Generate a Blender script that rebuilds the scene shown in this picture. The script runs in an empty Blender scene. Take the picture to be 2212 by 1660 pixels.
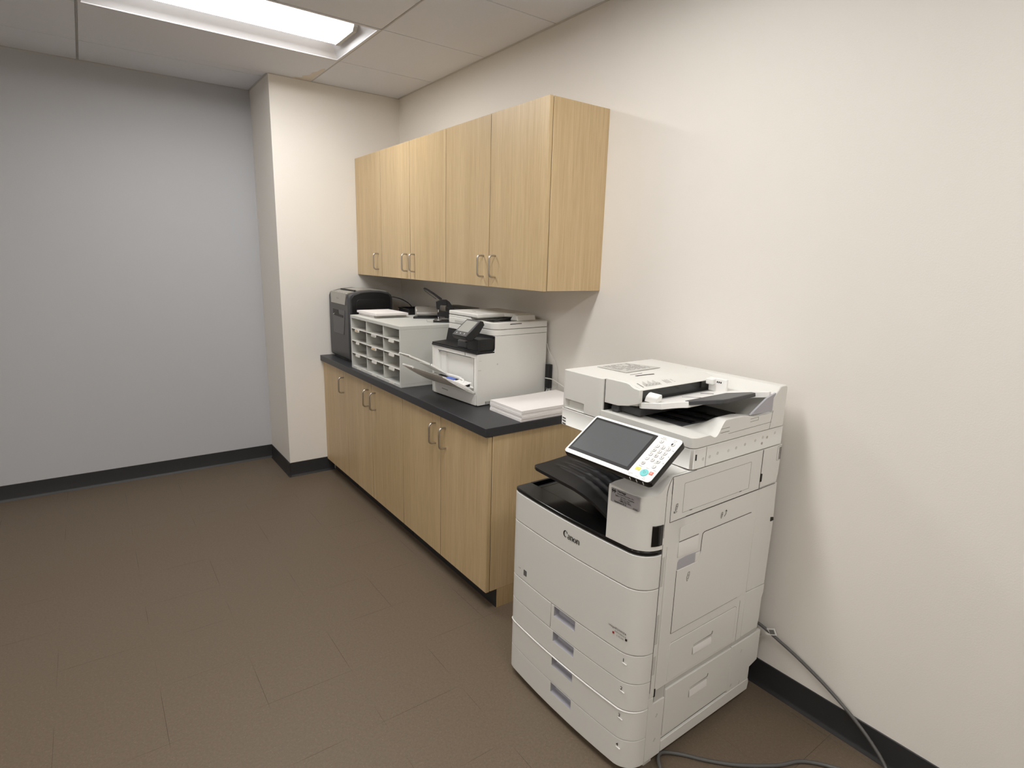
import bpy, bmesh, math, random
from mathutils import Vector, Matrix
random.seed(4)
C = bpy.context.scene.collection
scene = bpy.context.scene

# ------------------------------------------------------------------ camera
CX, CY, CZ = -1.9290, -4.0710, 1.5676
YAW, PITCH, ROLL, FPX = 0.6346, -0.2121, 0.0274, 1242.98
cam_d = bpy.data.cameras.new('camera'); cam = bpy.data.objects.new('camera', cam_d); C.objects.link(cam)
fw = Vector((math.sin(YAW)*math.cos(PITCH), math.cos(YAW)*math.cos(PITCH), math.sin(PITCH)))
rt = Vector((math.cos(YAW), -math.sin(YAW), 0)); up = rt.cross(fw)
r2 = math.cos(ROLL)*rt+math.sin(ROLL)*up; u2 = -math.sin(ROLL)*rt+math.cos(ROLL)*up
R = Matrix((r2, u2, -fw)).transposed()
cam.matrix_world = Matrix.Translation((CX, CY, CZ)) @ R.to_4x4()
cam_d.sensor_fit = 'HORIZONTAL'; cam_d.sensor_width = 36; cam_d.lens = FPX/2212*36; cam_d.clip_start = .02
scene.camera = cam

# ------------------------------------------------------------------ world, exposure
w = bpy.data.worlds.new('world'); scene.world = w; w.use_nodes = True
w.node_tree.nodes['Background'].inputs[0].default_value = (.75, .80, .9, 1)
w.node_tree.nodes['Background'].inputs[1].default_value = .0
scene.view_settings.view_transform = 'Standard'; scene.view_settings.look = 'None'
scene.view_settings.exposure = 0.0; scene.view_settings.gamma = 1.0
scene.view_settings.use_curve_mapping = False
LENS_EMIT = 25.0        # strength of every ceiling troffer's lens

H = 2.665               # ceiling height

# ------------------------------------------------------------------ materials
def srgb(r, g, b):
    f = lambda c: (c/255/12.92) if c/255 <= .04045 else ((c/255+.055)/1.055)**2.4
    return (f(r), f(g), f(b), 1)
def mat(name, col, rough=.5, metal=0, noise=0, nscale=40, bump=0, bscale=300, coat=0, spec=.5):
    m = bpy.data.materials.new(name); m.use_nodes = True
    nt = m.node_tree; b = nt.nodes['Principled BSDF']
    b.inputs['Base Color'].default_value = col; b.inputs['Roughness'].default_value = rough
    b.inputs['Metallic'].default_value = metal; b.inputs['Specular IOR Level'].default_value = spec
    b.inputs['Coat Weight'].default_value = coat
    tc = nt.nodes.new('ShaderNodeTexCoord')
    if noise:
        n = nt.nodes.new('ShaderNodeTexNoise'); n.inputs['Scale'].default_value = nscale; n.inputs['Detail'].default_value = 4
        nt.links.new(tc.outputs['Object'], n.inputs['Vector'])
        mr = nt.nodes.new('ShaderNodeMapRange'); mr.inputs['To Min'].default_value = 1-noise; mr.inputs['To Max'].default_value = 1+noise
        nt.links.new(n.outputs['Fac'], mr.inputs['Value'])
        mx = nt.nodes.new('ShaderNodeVectorMath'); mx.operation = 'SCALE'; mx.inputs[0].default_value = col[:3]
        nt.links.new(mr.outputs[0], mx.inputs['Scale']); nt.links.new(mx.outputs[0], b.inputs['Base Color'])
    if bump:
        n = nt.nodes.new('ShaderNodeTexNoise'); n.inputs['Scale'].default_value = bscale; n.inputs['Detail'].default_value = 2
        nt.links.new(tc.outputs['Object'], n.inputs['Vector'])
        bp = nt.nodes.new('ShaderNodeBump'); bp.inputs['Strength'].default_value = bump; bp.inputs['Distance'].default_value = .001
        nt.links.new(n.outputs['Fac'], bp.inputs['Height']); nt.links.new(bp.outputs[0], b.inputs['Normal'])
    return m
def emit(name, col, s):
    m = bpy.data.materials.new(name); m.use_nodes = True; b = m.node_tree.nodes['Principled BSDF']
    b.inputs['Base Color'].default_value = (.9, .9, .9, 1)
    b.inputs['Emission Color'].default_value = col; b.inputs['Emission Strength'].default_value = s
    return m
def wood_mat(name, base, dark, light):
    m = bpy.data.materials.new(name); m.use_nodes = True; nt = m.node_tree; b = nt.nodes['Principled BSDF']
    b.inputs['Roughness'].default_value = .42
    tc = nt.nodes.new('ShaderNodeTexCoord')
    oi = nt.nodes.new('ShaderNodeObjectInfo')
    add = nt.nodes.new('ShaderNodeVectorMath'); add.operation = 'ADD'
    sc = nt.nodes.new('ShaderNodeVectorMath'); sc.operation = 'SCALE'; sc.inputs[0].default_value = (7, 3, 5)
    nt.links.new(oi.outputs['Random'], sc.inputs['Scale'])
    nt.links.new(tc.outputs['Object'], add.inputs[0]); nt.links.new(sc.outputs[0], add.inputs[1])
    def layer(sx, sz, det, lo, hi):
        mp = nt.nodes.new('ShaderNodeMapping'); mp.inputs['Scale'].default_value = (sx, sx, sz)
        nt.links.new(add.outputs[0], mp.inputs['Vector'])
        n = nt.nodes.new('ShaderNodeTexNoise'); n.inputs['Scale'].default_value = 1; n.inputs['Detail'].default_value = det
        n.inputs['Roughness'].default_value = .6
        nt.links.new(mp.outputs[0], n.inputs['Vector'])
        r = nt.nodes.new('ShaderNodeMapRange'); r.inputs['From Min'].default_value = lo; r.inputs['From Max'].default_value = hi
        nt.links.new(n.outputs['Fac'], r.inputs['Value']); return r.outputs[0]
    a = layer(260, 7, 3, .42, .75)        # fine dark ticks
    c = layer(55, 1.2, 3, .3, .7)         # broad streaks
    d = layer(9, .5, 1, .3, .7)
    m1 = nt.nodes.new('ShaderNodeMix'); m1.data_type = 'RGBA'; m1.inputs['A'].default_value = base; m1.inputs['B'].default_value = light
    nt.links.new(c, m1.inputs['Factor'])
    m2 = nt.nodes.new('ShaderNodeMix'); m2.data_type = 'RGBA'; m2.inputs['B'].default_value = dark
    q = nt.nodes.new('ShaderNodeMath'); q.operation = 'MULTIPLY'; q.inputs[1].default_value = .42
    nt.links.new(a, q.inputs[0]); nt.links.new(q.outputs[0], m2.inputs['Factor']); nt.links.new(m1.outputs['Result'], m2.inputs['A'])
    m3 = nt.nodes.new('ShaderNodeMix'); m3.data_type = 'RGBA'; m3.blend_type = 'MULTIPLY'; m3.inputs['B'].default_value = (.90, .88, .84, 1)
    nt.links.new(d, m3.inputs['Factor']); nt.links.new(m2.outputs['Result'], m3.inputs['A'])
    nt.links.new(m3.outputs['Result'], b.inputs['Base Color'])
    return m
def floor_mat():
    m = bpy.data.materials.new('vinyl_tile'); m.use_nodes = True; nt = m.node_tree; b = nt.nodes['Principled BSDF']
    b.inputs['Roughness'].default_value = .48; b.inputs['Specular IOR Level'].default_value = .35
    N = nt.nodes.new; L = nt.links.new
    g = N('ShaderNodeNewGeometry')
    def noise(s, d, lo, hi):
        n = N('ShaderNodeTexNoise'); n.inputs['Scale'].default_value = s; n.inputs['Detail'].default_value = d
        L(g.outputs['Position'], n.inputs['Vector'])
        r = N('ShaderNodeMapRange'); r.inputs['From Min'].default_value = lo; r.inputs['From Max'].default_value = hi
        L(n.outputs['Fac'], r.inputs['Value']); return r.outputs[0]
    def mix(f, a, bcol, scale=1):
        x = N('ShaderNodeMix'); x.data_type = 'RGBA'
        if scale != 1:
            q = N('ShaderNodeMath'); q.operation = 'MULTIPLY'; q.inputs[1].default_value = scale; L(f, q.inputs[0]); f = q.outputs[0]
        L(f, x.inputs['Factor'])
        if hasattr(a, 'links'): L(a, x.inputs['A'])
        else: x.inputs['A'].default_value = a
        x.inputs['B'].default_value = bcol; return x.outputs['Result']
    c = mix(noise(120, 5, .35, .65), srgb(111, 97, 81), srgb(104, 91, 76))
    c = mix(noise(260, 2, .62, .72), c, srgb(86, 73, 60), .6)
    c = mix(noise(190, 2, .66, .74), c, srgb(146, 130, 108), .55)
    c = mix(noise(420, 1, .70, .76), c, srgb(182, 168, 144), .6)
    # tile joints, 12 inch grid
    sp = N('ShaderNodeSeparateXYZ'); L(g.outputs['Position'], sp.inputs[0])
    lines = []
    for ax, off in (('X', -1.56), ('Y', -2.161)):
        a = N('ShaderNodeMath'); a.operation = 'SUBTRACT'; L(sp.outputs[ax], a.inputs[0]); a.inputs[1].default_value = off
        p = N('ShaderNodeMath'); p.operation = 'PINGPONG'; L(a.outputs[0], p.inputs[0]); p.inputs[1].default_value = .1524
        q = N('ShaderNodeMath'); q.operation = 'LESS_THAN'; L(p.outputs[0], q.inputs[0]); q.inputs[1].default_value = .0007
        lines.append(q.outputs[0])
    mx = N('ShaderNodeMath'); mx.operation = 'MAXIMUM'; L(lines[0], mx.inputs[0]); L(lines[1], mx.inputs[1])
    vis = noise(3.2, 1, .47, .60)
    ml = N('ShaderNodeMath'); ml.operation = 'MULTIPLY'; L(mx.outputs[0], ml.inputs[0]); L(vis, ml.inputs[1])
    c = mix(ml.outputs[0], c, srgb(50, 40, 32), .8)
    L(c, b.inputs['Base Color'])
    bp = N('ShaderNodeBump'); bp.inputs['Strength'].default_value = .02; bp.inputs['Distance'].default_value = .001
    L(noise(60, 3, 0, 1), bp.inputs['Height']); L(bp.outputs[0], b.inputs['Normal'])
    return m

M = {}
M['wall'] = mat('wall_paint', srgb(235, 230, 222), .6, noise=.012, nscale=6, bump=.25, bscale=220)
M['accent'] = mat('grey_blue_wall_paint', srgb(186, 187, 190), .6, noise=.012, nscale=6, bump=.25, bscale=220)
M['tile'] = mat('ceiling_tile_board', srgb(230, 232, 238), .9, noise=.02, nscale=90, bump=.4, bscale=160)
M['grid'] = mat('ceiling_grid_paint', srgb(205, 203, 200), .5)
M['gap'] = mat('shadow_gap', srgb(52, 46, 42), .8)
M['floor'] = floor_mat()
M['base'] = mat('black_vinyl_base', srgb(44, 44, 45), .42, noise=.05)
M['wood'] = wood_mat('pale_wood_laminate', srgb(201, 175, 134), srgb(160, 134, 95), srgb(213, 188, 147))
M['wood_edge'] = wood_mat('pale_wood_edge', srgb(188, 162, 120), srgb(152, 127, 88), srgb(198, 172, 130))
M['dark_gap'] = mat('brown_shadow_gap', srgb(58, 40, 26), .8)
M['counter'] = mat('black_laminate', srgb(50, 51, 54), .42, noise=.06, nscale=8)
M['nickel'] = mat('brushed_nickel', srgb(190, 184, 176), .32, 1, noise=.05, nscale=200)
M['white'] = mat('white_plastic', srgb(224, 222, 216), .42, noise=.01, nscale=5, bump=.1, bscale=900)
M['white2'] = mat('bright_white_plastic', srgb(238, 236, 232), .38, noise=.01, nscale=5)
M['grey'] = mat('light_grey_plastic', srgb(196, 194, 188), .45, noise=.01, nscale=5)
M['pocket'] = mat('pocket_grey_plastic', srgb(172, 170, 176), .5, noise=.02, nscale=9)
M['seam'] = mat('dark_seam', srgb(34, 31, 28), .7)
M['black'] = mat('black_plastic', srgb(24, 24, 26), .38, noise=.06, nscale=30, bump=.15, bscale=700)
M['gloss'] = mat('glossy_black_plastic', srgb(14, 14, 15), .14, noise=.03, nscale=20)
M['ink'] = mat('black_ink', srgb(18, 18, 18), .5)
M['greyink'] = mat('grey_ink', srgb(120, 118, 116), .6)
M['screen'] = mat('panel_screen', srgb(92, 94, 96), .22, noise=.02, nscale=6)
M['screen2'] = mat('small_panel_screen', srgb(158, 158, 152), .3, noise=.02, nscale=6)
M['darkgrey'] = mat('dark_grey_plastic', srgb(66, 66, 68), .42, noise=.04, nscale=30)
M['silver'] = mat('silver_plastic', srgb(176, 174, 168), .36, .35, noise=.03, nscale=20)
M['gunmetal'] = mat('gunmetal_plastic', srgb(150, 147, 142), .30, .45, noise=.03, nscale=20)
M['chrome'] = mat('chrome', srgb(215, 215, 215), .15, 1, noise=.02)
M['paper'] = mat('white_paper', srgb(240, 235, 232), .7, noise=.01, nscale=20)
M['paper2'] = mat('paper_edge', srgb(222, 216, 214), .8, noise=.06, nscale=500)
M['sorter'] = mat('grey_laminate', srgb(208, 208, 202), .45, noise=.012, nscale=10)
M['card'] = mat('corrugated_shelf_board', srgb(206, 202, 192), .65, noise=.02, nscale=30)
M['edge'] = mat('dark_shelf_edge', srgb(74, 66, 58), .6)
M['tabwhite'] = mat('tab_white', srgb(236, 232, 224), .5, noise=.02)
M['tabtan'] = mat('tab_tan_print', srgb(214, 170, 112), .5, noise=.04)
M['cyan'] = mat('cyan_key', srgb(120, 206, 206), .4, noise=.02)
M['yellow'] = mat('yellow_key', srgb(248, 226, 110), .45, noise=.02)
M['red'] = mat('orange_red_key', srgb(240, 120, 96), .45, noise=.02)
M['redink'] = mat('red_ink', srgb(150, 30, 24), .5)
M['blue'] = mat('blue_plastic', srgb(84, 108, 186), .45, noise=.02)
M['label'] = mat('silver_grey_label', srgb(152, 148, 148), .4, noise=.02)
M['cord'] = mat('grey_cord', srgb(88, 86, 84), .5, noise=.04)
M['whitecord'] = mat('white_cord', srgb(214, 212, 206), .45, noise=.02)
M['translucent'] = mat('smoky_tray', srgb(70, 70, 74), .3, noise=.02)
M['dot'] = mat('pale_grey_rubber', srgb(208, 205, 198), .6, noise=.02)
M['lens'] = emit('troffer_lens', (1, .992, .982, 1), LENS_EMIT)
M['lens_side'] = emit('troffer_lens_side', (1, .992, .982, 1), 3.0)
M['reflector'] = mat('reflector_paint', srgb(225, 224, 226), .5, noise=.01)
M['cap'] = mat('lens_end_cap', srgb(188, 186, 180), .5)
M['stain'] = mat('water_stain', srgb(222, 214, 202), .9, noise=.05, nscale=30)

# ------------------------------------------------------------------ mesh helpers
def link(name, bm, m, parent=None, bevel=0, seg=2, smooth=False, ang=35, m2=None):
    me = bpy.data.meshes.new(name); bmesh.ops.recalc_face_normals(bm, faces=bm.faces); bm.to_mesh(me); bm.free()
    me.materials.append(M[m] if isinstance(m, str) else m)
    if m2: me.materials.append(M[m2])
    o = bpy.data.objects.new(name, me); C.objects.link(o)
    if parent: o.parent = parent
    if bevel:
        b = o.modifiers.new('bevel', 'BEVEL'); b.width = bevel; b.segments = seg; b.limit_method = 'ANGLE'; b.angle_limit = math.radians(ang)
        b.harden_normals = False
    if smooth or bevel:
        for p in me.polygons: p.use_smooth = True
        try: me.set_sharp_from_angle(angle=math.radians(ang))
        except Exception: pass
    return o
def box(bm, x0, x1, y0, y1, z0, z1):
    v = [bm.verts.new(p) for p in ((x0,y0,z0),(x1,y0,z0),(x1,y1,z0),(x0,y1,z0),(x0,y0,z1),(x1,y0,z1),(x1,y1,z1),(x0,y1,z1))]
    for f in ((0,3,2,1),(4,5,6,7),(0,1,5,4),(1,2,6,5),(2,3,7,6),(3,0,4,7)): bm.faces.new([v[i] for i in f])
    return v
def B(*a):
    bm = bmesh.new(); box(bm, *a); return bm
def prism(bm, poly, axis, a, b):
    """poly: 2D points; axis 'x': (y,z); 'y': (x,z); 'z': (x,y); extruded from a to b"""
    def P(p, t):
        return {'x': (t, p[0], p[1]), 'y': (p[0], t, p[1]), 'z': (p[0], p[1], t)}[axis]
    A = [bm.verts.new(P(p, a)) for p in poly]; D = [bm.verts.new(P(p, b)) for p in poly]
    n = len(poly)
    bm.faces.new(A); bm.faces.new(D[::-1])
    for i in range(n): bm.faces.new((A[i], A[(i+1) % n], D[(i+1) % n], D[i]))
def PR(poly, axis, a, b):
    bm = bmesh.new(); prism(bm, poly, axis, a, b); return bm
def rrect(x0, x1, y0, y1, r, n=5, corners=(1,1,1,1)):
    pts = []
    for k, (cx, cy, s) in enumerate(((x0+r, y0+r, 180), (x1-r, y0+r, 270), (x1-r, y1-r, 0), (x0+r, y1-r, 90))):
        if corners[k]:
            for i in range(n+1):
                a = math.radians(s+90*i/n); pts.append((cx+r*math.cos(a), cy+r*math.sin(a)))
        else: pts.append(((x0, x1, x1, x0)[k], (y0, y0, y1, y1)[k]))
    return pts
def tube(bm, pts, r, seg=10, closed=False):
    pts = [Vector(p) for p in pts]; rings = []; n = len(pts)
    prev = None
    for i, p in enumerate(pts):
        t = (pts[min(i+1, n-1)]-pts[max(i-1, 0)]).normalized()
        if prev is None:
            a = Vector((0,0,1)) if abs(t.z) < .9 else Vector((1,0,0)); nrm = t.cross(a).normalized()
        else: nrm = (prev-t*prev.dot(t)).normalized()
        prev = nrm; bn = t.cross(nrm)
        rings.append([bm.verts.new(p+r*(math.cos(2*math.pi*k/seg)*nrm+math.sin(2*math.pi*k/seg)*bn)) for k in range(seg)])
    for i in range(n-1):
        for k in range(seg): bm.faces.new((rings[i][k], rings[i][(k+1) % seg], rings[i+1][(k+1) % seg], rings[i+1][k]))
    bm.faces.new(rings[0][::-1]); bm.faces.new(rings[-1])
def spline(pts, n=8):
    P = [Vector(p) for p in pts]; P = [2*P[0]-P[1]]+P+[2*P[-1]-P[-2]]; out = []
    for i in range(1, len(P)-2):
        for k in range(n):
            t = k/n; a, b, c, d = P[i-1], P[i], P[i+1], P[i+2]
            out.append(.5*((2*b)+(-a+c)*t+(2*a-5*b+4*c-d)*t*t+(-a+3*b-3*c+d)*t**3))
    out.append(P[-2]); return out
def slab(bm, top, t, ext=None):
    """quad/polygon of 3D points given thickness t downwards along its normal"""
    P = [Vector(p) for p in top]; nrm = (P[1]-P[0]).cross(P[2]-P[0]).normalized()
    if nrm.z < 0: nrm = -nrm
    A = [bm.verts.new(p) for p in P]; D = [bm.verts.new(p-nrm*t) for p in P]; n = len(P)
    bm.faces.new(A); bm.faces.new(D[::-1])
    for i in range(n): bm.faces.new((A[i], A[(i+1) % n], D[(i+1) % n], D[i]))
def cyl(bm, c, axis, r, h, seg=20):
    pts = [(r*math.cos(2*math.pi*k/seg), r*math.sin(2*math.pi*k/seg)) for k in range(seg)]
    o = {'x': (c[1], c[2], c[0]), 'y': (c[0], c[2], c[1]), 'z': (c[0], c[1], c[2])}[axis]
    prism(bm, [(o[0]+p[0], o[1]+p[1]) for p in pts], axis, o[2], o[2]+h)
def wrap(prof, zs, holes=(), depth=.02, back=None, bulge=0):
    """profile polyline (x,y) in plan running left to right, stacked z levels, closed to y=back.
       holes: {(i,j)} cells made into pockets of given depth"""
    bm = bmesh.new(); n = len(prof); m = len(zs)
    G = [[bm.verts.new((p[0], p[1], z)) for p in prof] for z in zs]
    for j in range(m-1):
        for i in range(n-1):
            if (i, j) in holes:
                q = [G[j][i], G[j][i+1], G[j+1][i+1], G[j+1][i]]
                sl = .003
                qi = [bm.verts.new((v.co.x+(sl if k in (0,3) else -sl), v.co.y+(depth*.85 if k in (0,1) else depth), v.co.z+(.0020 if k in (0,1) else -.0005))) for k, v in enumerate(q)]
                for k in range(4):
                    f = bm.faces.new((q[k], q[(k+1) % 4], qi[(k+1) % 4], qi[k])); f.material_index = 1
                bm.faces.new(qi).material_index = 1
            else: bm.faces.new((G[j][i], G[j][i+1], G[j+1][i+1], G[j+1][i]))
    Bk = [[bm.verts.new((prof[0][0], back, z)), bm.verts.new((prof[-1][0], back, z))] for z in zs]
    for j in range(m-1):
        bm.faces.new((G[j][0], G[j+1][0], Bk[j+1][0], Bk[j][0])); bm.faces.new((G[j][-1], Bk[j][1], Bk[j+1][1], G[j+1][-1]))
        bm.faces.new((Bk[j][0], Bk[j+1][0], Bk[j+1][1], Bk[j][1]))
    bm.faces.new(G[0]+[Bk[0][1], Bk[0][0]]); bm.faces.new(G[-1]+[Bk[-1][1], Bk[-1][0]])
    return bm
def root(name, label, cat, loc=(0,0,0), rz=0, group=None):
    o = bpy.data.objects.new(name, None); C.objects.link(o); o.location = loc; o.rotation_euler = (0, 0, rz)
    o.empty_display_size = .05
    o['label'] = label; o['category'] = cat
    if group: o['group'] = group
    return o
def tag(o, label, cat, group=None):
    o['label'] = label; o['category'] = cat
    if group: o['group'] = group
    return o
def struct(o): o['kind'] = 'structure'; return o
def copy_tree(o, parent=None):
    c = o.copy(); C.objects.link(c)
    if parent: c.parent = parent
    for ch in list(o.children): copy_tree(ch, c)
    return c
def text(name, s, size, m, parent, origin, xdir, ydir, align='LEFT', bold=0, spacing=1.0, width=1.0):
    cu = bpy.data.curves.new(name, 'FONT'); cu.body = s; cu.size = size; cu.align_x = align; cu.offset = bold; cu.extrude = .0
    cu.space_character = spacing; cu.resolution_u = 3
    t = bpy.data.objects.new('tmp', cu); C.objects.link(t)
    dg = bpy.context.evaluated_depsgraph_get(); dg.update()
    me = bpy.data.meshes.new_from_object(t.evaluated_get(dg)); bpy.data.objects.remove(t)
    X = Vector(xdir).normalized(); Y = Vector(ydir).normalized(); Z = X.cross(Y); O = Vector(origin)
    for v in me.vertices: v.co = O+X*v.co.x*width+Y*v.co.y+Z*.0004
    me.materials.clear(); me.materials.append(M[m]); me.name = name
    o = bpy.data.objects.new(name, me); C.objects.link(o); o.parent = parent
    return o
def FR(th): return math.atan2(-math.cos(th), math.sin(th))   # local x runs along the fronts, local y into the right-hand wall

# ------------------------------------------------------------------ room shell
XL, YN = -5.2, -5.6
XC, YC = -.8835, .505        # column corner, alcove back wall
struct(link('floor', B(XL, .1, YN, YC+.1, -.05, 0), 'floor'))
struct(link('wall_right', B(0, .1, YN, .1, 0, H+.12), 'wall'))
struct(link('wall_far', B(XC, 0, 0, YC, 0, H+.12), 'wall'))
struct(link('wall_alcove', B(XL, XC, YC, YC+.1, 0, H+.12), 'accent'))
struct(link('wall_left', B(XL-.1, XL, YN, YC+.1, 0, H+.12), 'wall'))
struct(link('wall_near', B(XL, .1, YN-.1, YN, 0, H+.12), 'wall'))
# ceiling boards: 2x4 ft cells, joints as narrow reveals over a dark void
GX = [-.618-1.2192*k for k in range(5)]; Y0 = -.5176; T = .6096
LIGHTS = [(1, 0), (1, 3), (1, 6), (3, 3), (3, 6)]      # (column, row) of the troffers; the left column is added, unseen fill
xs = [(GX[0], 0.0)]+[(GX[k+1], GX[k]) for k in range(4)]
bm = bmesh.new(); bs = bmesh.new()
def cell(xa, xb, ya, yb):
    xa = max(xa, XL); xb = min(xb, 0); ya = max(ya, YN)
    top = YC if xb <= XC+1e-6 else 0
    yb = min(yb, YC)
    if yb-ya < .02 or xb-xa < .02: return
    g = .0028
    if ya >= 0 and xa >= XC: return
    if yb > 0 and xb > XC:            # meets the column corner
        if ya < 0: box(bm, xa+.005, xb-g, ya+g, -.0, H, H+.014)
        if xa < XC and yb > 0: box(bm, xa+.005, XC-g, max(0, ya)+(g if ya > 0 else 0), yb-g, H, H+.014)
        return
    box(bm, xa+.005, xb-(.005 if xb < -.1 else 0), ya+g, yb-g, H, H+.014)
rows = range(-2, 12)
for ci, (xa, xb) in enumerate(xs):
    for k in rows:
        yb = Y0-T*k; ya = yb-T
        if (ci, k) in LIGHTS: continue
        cell(xa, xb, ya, yb)
ceil = struct(link('ceiling', bm, 'tile', bevel=.0012, seg=1))
bm = bmesh.new()       # plenum void above the reveals, with openings for the troffers
def void(xa, xb, ya, yb): box(bm, xa, xb, ya, yb, H+.016, H+.03)
for ci, (xa, xb) in enumerate(xs):
    for k in rows:
        if (ci, k) not in LIGHTS: void(max(xa, XL), xb, max(Y0-T*k-T, YN), min(Y0-T*k, YC))
struct(link('trim_1', bm, 'gap'))
bm = bmesh.new()       # exposed main runners and perimeter angle
for gx in GX[:4]:
    box(bm, gx-.0035, gx-.0008, YN, (YC if gx < XC else 0), H-.0012, H+.012); box(bm, gx+.0008, gx+.0035, YN, (YC if gx < XC else 0), H-.0012, H+.012)
box(bm, -.014, 0, YN, 0, H-.0016, H-.0005)
box(bm, XC, 0, -.012, 0, H-.0016, H-.0005); box(bm, XC-.012, XC, 0, YC, H-.0016, H-.0005); box(bm, XL, XC, YC-.012, YC, H-.0016, H-.0005)
struct(link('trim_2', bm, 'grid'))
# baseboards (vinyl cove with a toe)
def cove(name, p, q, nrm):
    p = Vector(p); q = Vector(q); n = Vector(nrm); bm = bmesh.new()
    prof = [(0,0), (.012,0), (.0105,.004), (.006,.010), (.004,.018), (.0035,.103), (.0,.105)]
    A = [bm.verts.new((p.x+n.x*a, p.y+n.y*a, z)) for a, z in prof]; D = [bm.verts.new((q.x+n.x*a, q.y+n.y*a, z)) for a, z in prof]
    bm.faces.new(A); bm.faces.new(D[::-1])
    for i in range(len(prof)): bm.faces.new((A[i], A[(i+1) % len(prof)], D[(i+1) % len(prof)], D[i]))
    return struct(link(name, bm, 'base', smooth=True))
cove('baseboard_far', (XC-.011, 0), (-.565, 0), (0,-1)); cove('baseboard_column', (XC, YC), (XC, -.011), (-1,0))
cove('baseboard_alcove', (XL, YC), (XC, YC), (0,-1)); cove('baseboard_right', (0, -2.14), (0, YN), (-1,0))
cove('baseboard_left', (XL, YN), (XL, YC), (1,0)); cove('baseboard_near', (XL, YN), (0, YN), (0,1))
# faint water stain on the tile beside the runner
bm = bmesh.new()
pts = [(-.626,-.02),(-.626,-.30),(-.634,-.33),(-.648,-.30),(-.652,-.24),(-.672,-.2),(-.668,-.14),(-.70,-.1),(-.69,-.05),(-.74,-.03),(-.72,-.012),(-.66,-.012)]
prism(bm, pts, 'z', H-.0006, H-.0001)
stain_obj = struct(link('trim_3', bm, 'stain'))

# ------------------------------------------------------------------ troffers
def troffer(col_, yc, label):
    xa, xb = GX[col_]+.004, GX[col_-1]-.004; xm = (xa+xb)/2; L = (xb-xa)/2; Wd = T/2-.003
    r = root('ceiling_light', label, 'light', (xm, yc, H))
    bm = bmesh.new()                       # frame flange
    for a in ((-L, L, -Wd, -Wd+.014), (-L, L, Wd-.014, Wd)): box(bm, a[0], a[1], a[2], a[3], -.003, .004)
    for a in ((-L, -L+.014), (L-.014, L)): box(bm, a[0], a[1], -Wd+.014, Wd-.014, -.003, .004)
    link('frame', bm, 'reflector', r, bevel=.001, seg=1)
    hw = .145                              # half width of the lens basket
    for s in (-1, 1):                      # curved side reflectors
        bm = bmesh.new(); n = 10; pf = []
        for i in range(n+1):
            t = i/n; pf.append((s*(Wd-.014-(Wd-.014-hw-.004)*t), .002+.088*math.sin(t*math.pi/2)))
        A = [bm.verts.new((-L+.014, p[0], p[1])) for p in pf]; D = [bm.verts.new((L-.014, p[0], p[1])) for p in pf]
        A2 = [bm.verts.new((-L+.014, p[0], p[1]+.002)) for p in pf]; D2 = [bm.verts.new((L-.014, p[0], p[1]+.002)) for p in pf]
        for i in range(n):
            bm.faces.new((A[i], A[i+1], D[i+1], D[i])); bm.faces.new((A2[i], D2[i], D2[i+1], A2[i+1]))
        link('reflector', bm, 'reflector', r, smooth=True, ang=60)
    for s in (-1, 1):                      # sloped end plates
        bm = bmesh.new(); x0 = s*(L-.014); x1 = s*(L-.085)
        vs = [bm.verts.new(p) for p in ((x0,-Wd+.014,.002),(x0,Wd-.014,.002),(x1,Wd-.09,.0905),(x1,-Wd+.09,.0905))]
        vt = [bm.verts.new((v.co.x, v.co.y, v.co.z+.003)) for v in vs]
        bm.faces.new(vs); bm.faces.new(vt[::-1])
        for i in range(4): bm.faces.new((vs[i], vs[(i+1) % 4], vt[(i+1) % 4], vt[i]))
        link('end_plate', bm, 'reflector', r)
    link('housing', B(-L+.01, L-.01, -Wd+.01, Wd-.01, .094, .11), 'reflector', r)
    e = L-.075
    poly = [(-hw,.09),(-hw,.042),(-hw+.02,.026),(hw-.02,.026),(hw,.042),(hw,.09)]
    bm = PR(poly, 'x', -e+.004, e-.004)
    for f in bm.faces: f.material_index = 0 if max(v.co.z for v in f.verts) < .04 else 1
    link('lens', bm, 'lens', r, m2='lens_side')
    p2 = [(-hw-.003,.09),(-hw-.003,.040),(-hw+.018,.022),(hw-.018,.022),(hw+.003,.040),(hw+.003,.09)]
    for s in (-1, 1): link('end_cap', PR(p2, 'x', s*(e-.004) if s > 0 else -e-.016, s*(e-.004)+.020 if s > 0 else -e+.004), 'cap', r)
    return r
troffer(1, Y0-T/2, 'lit recessed ceiling light panel near the far wall, top left of the photo')
troffer(1, Y0-3.5*T, 'recessed ceiling light panel in the middle of the room, above the near cabinet end')
troffer(1, Y0-6.5*T, 'recessed ceiling light panel at the near end of the room, behind the camera')

troffer(3, Y0-3.5*T, 'added fill light panel, out of view in the left half of the room, middle row')  # unseen fill light, added to even out the right wall
troffer(3, Y0-6.5*T, 'added fill light panel, out of view in the left half of the room, near end')  # second unseen light of the added fill column

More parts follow.
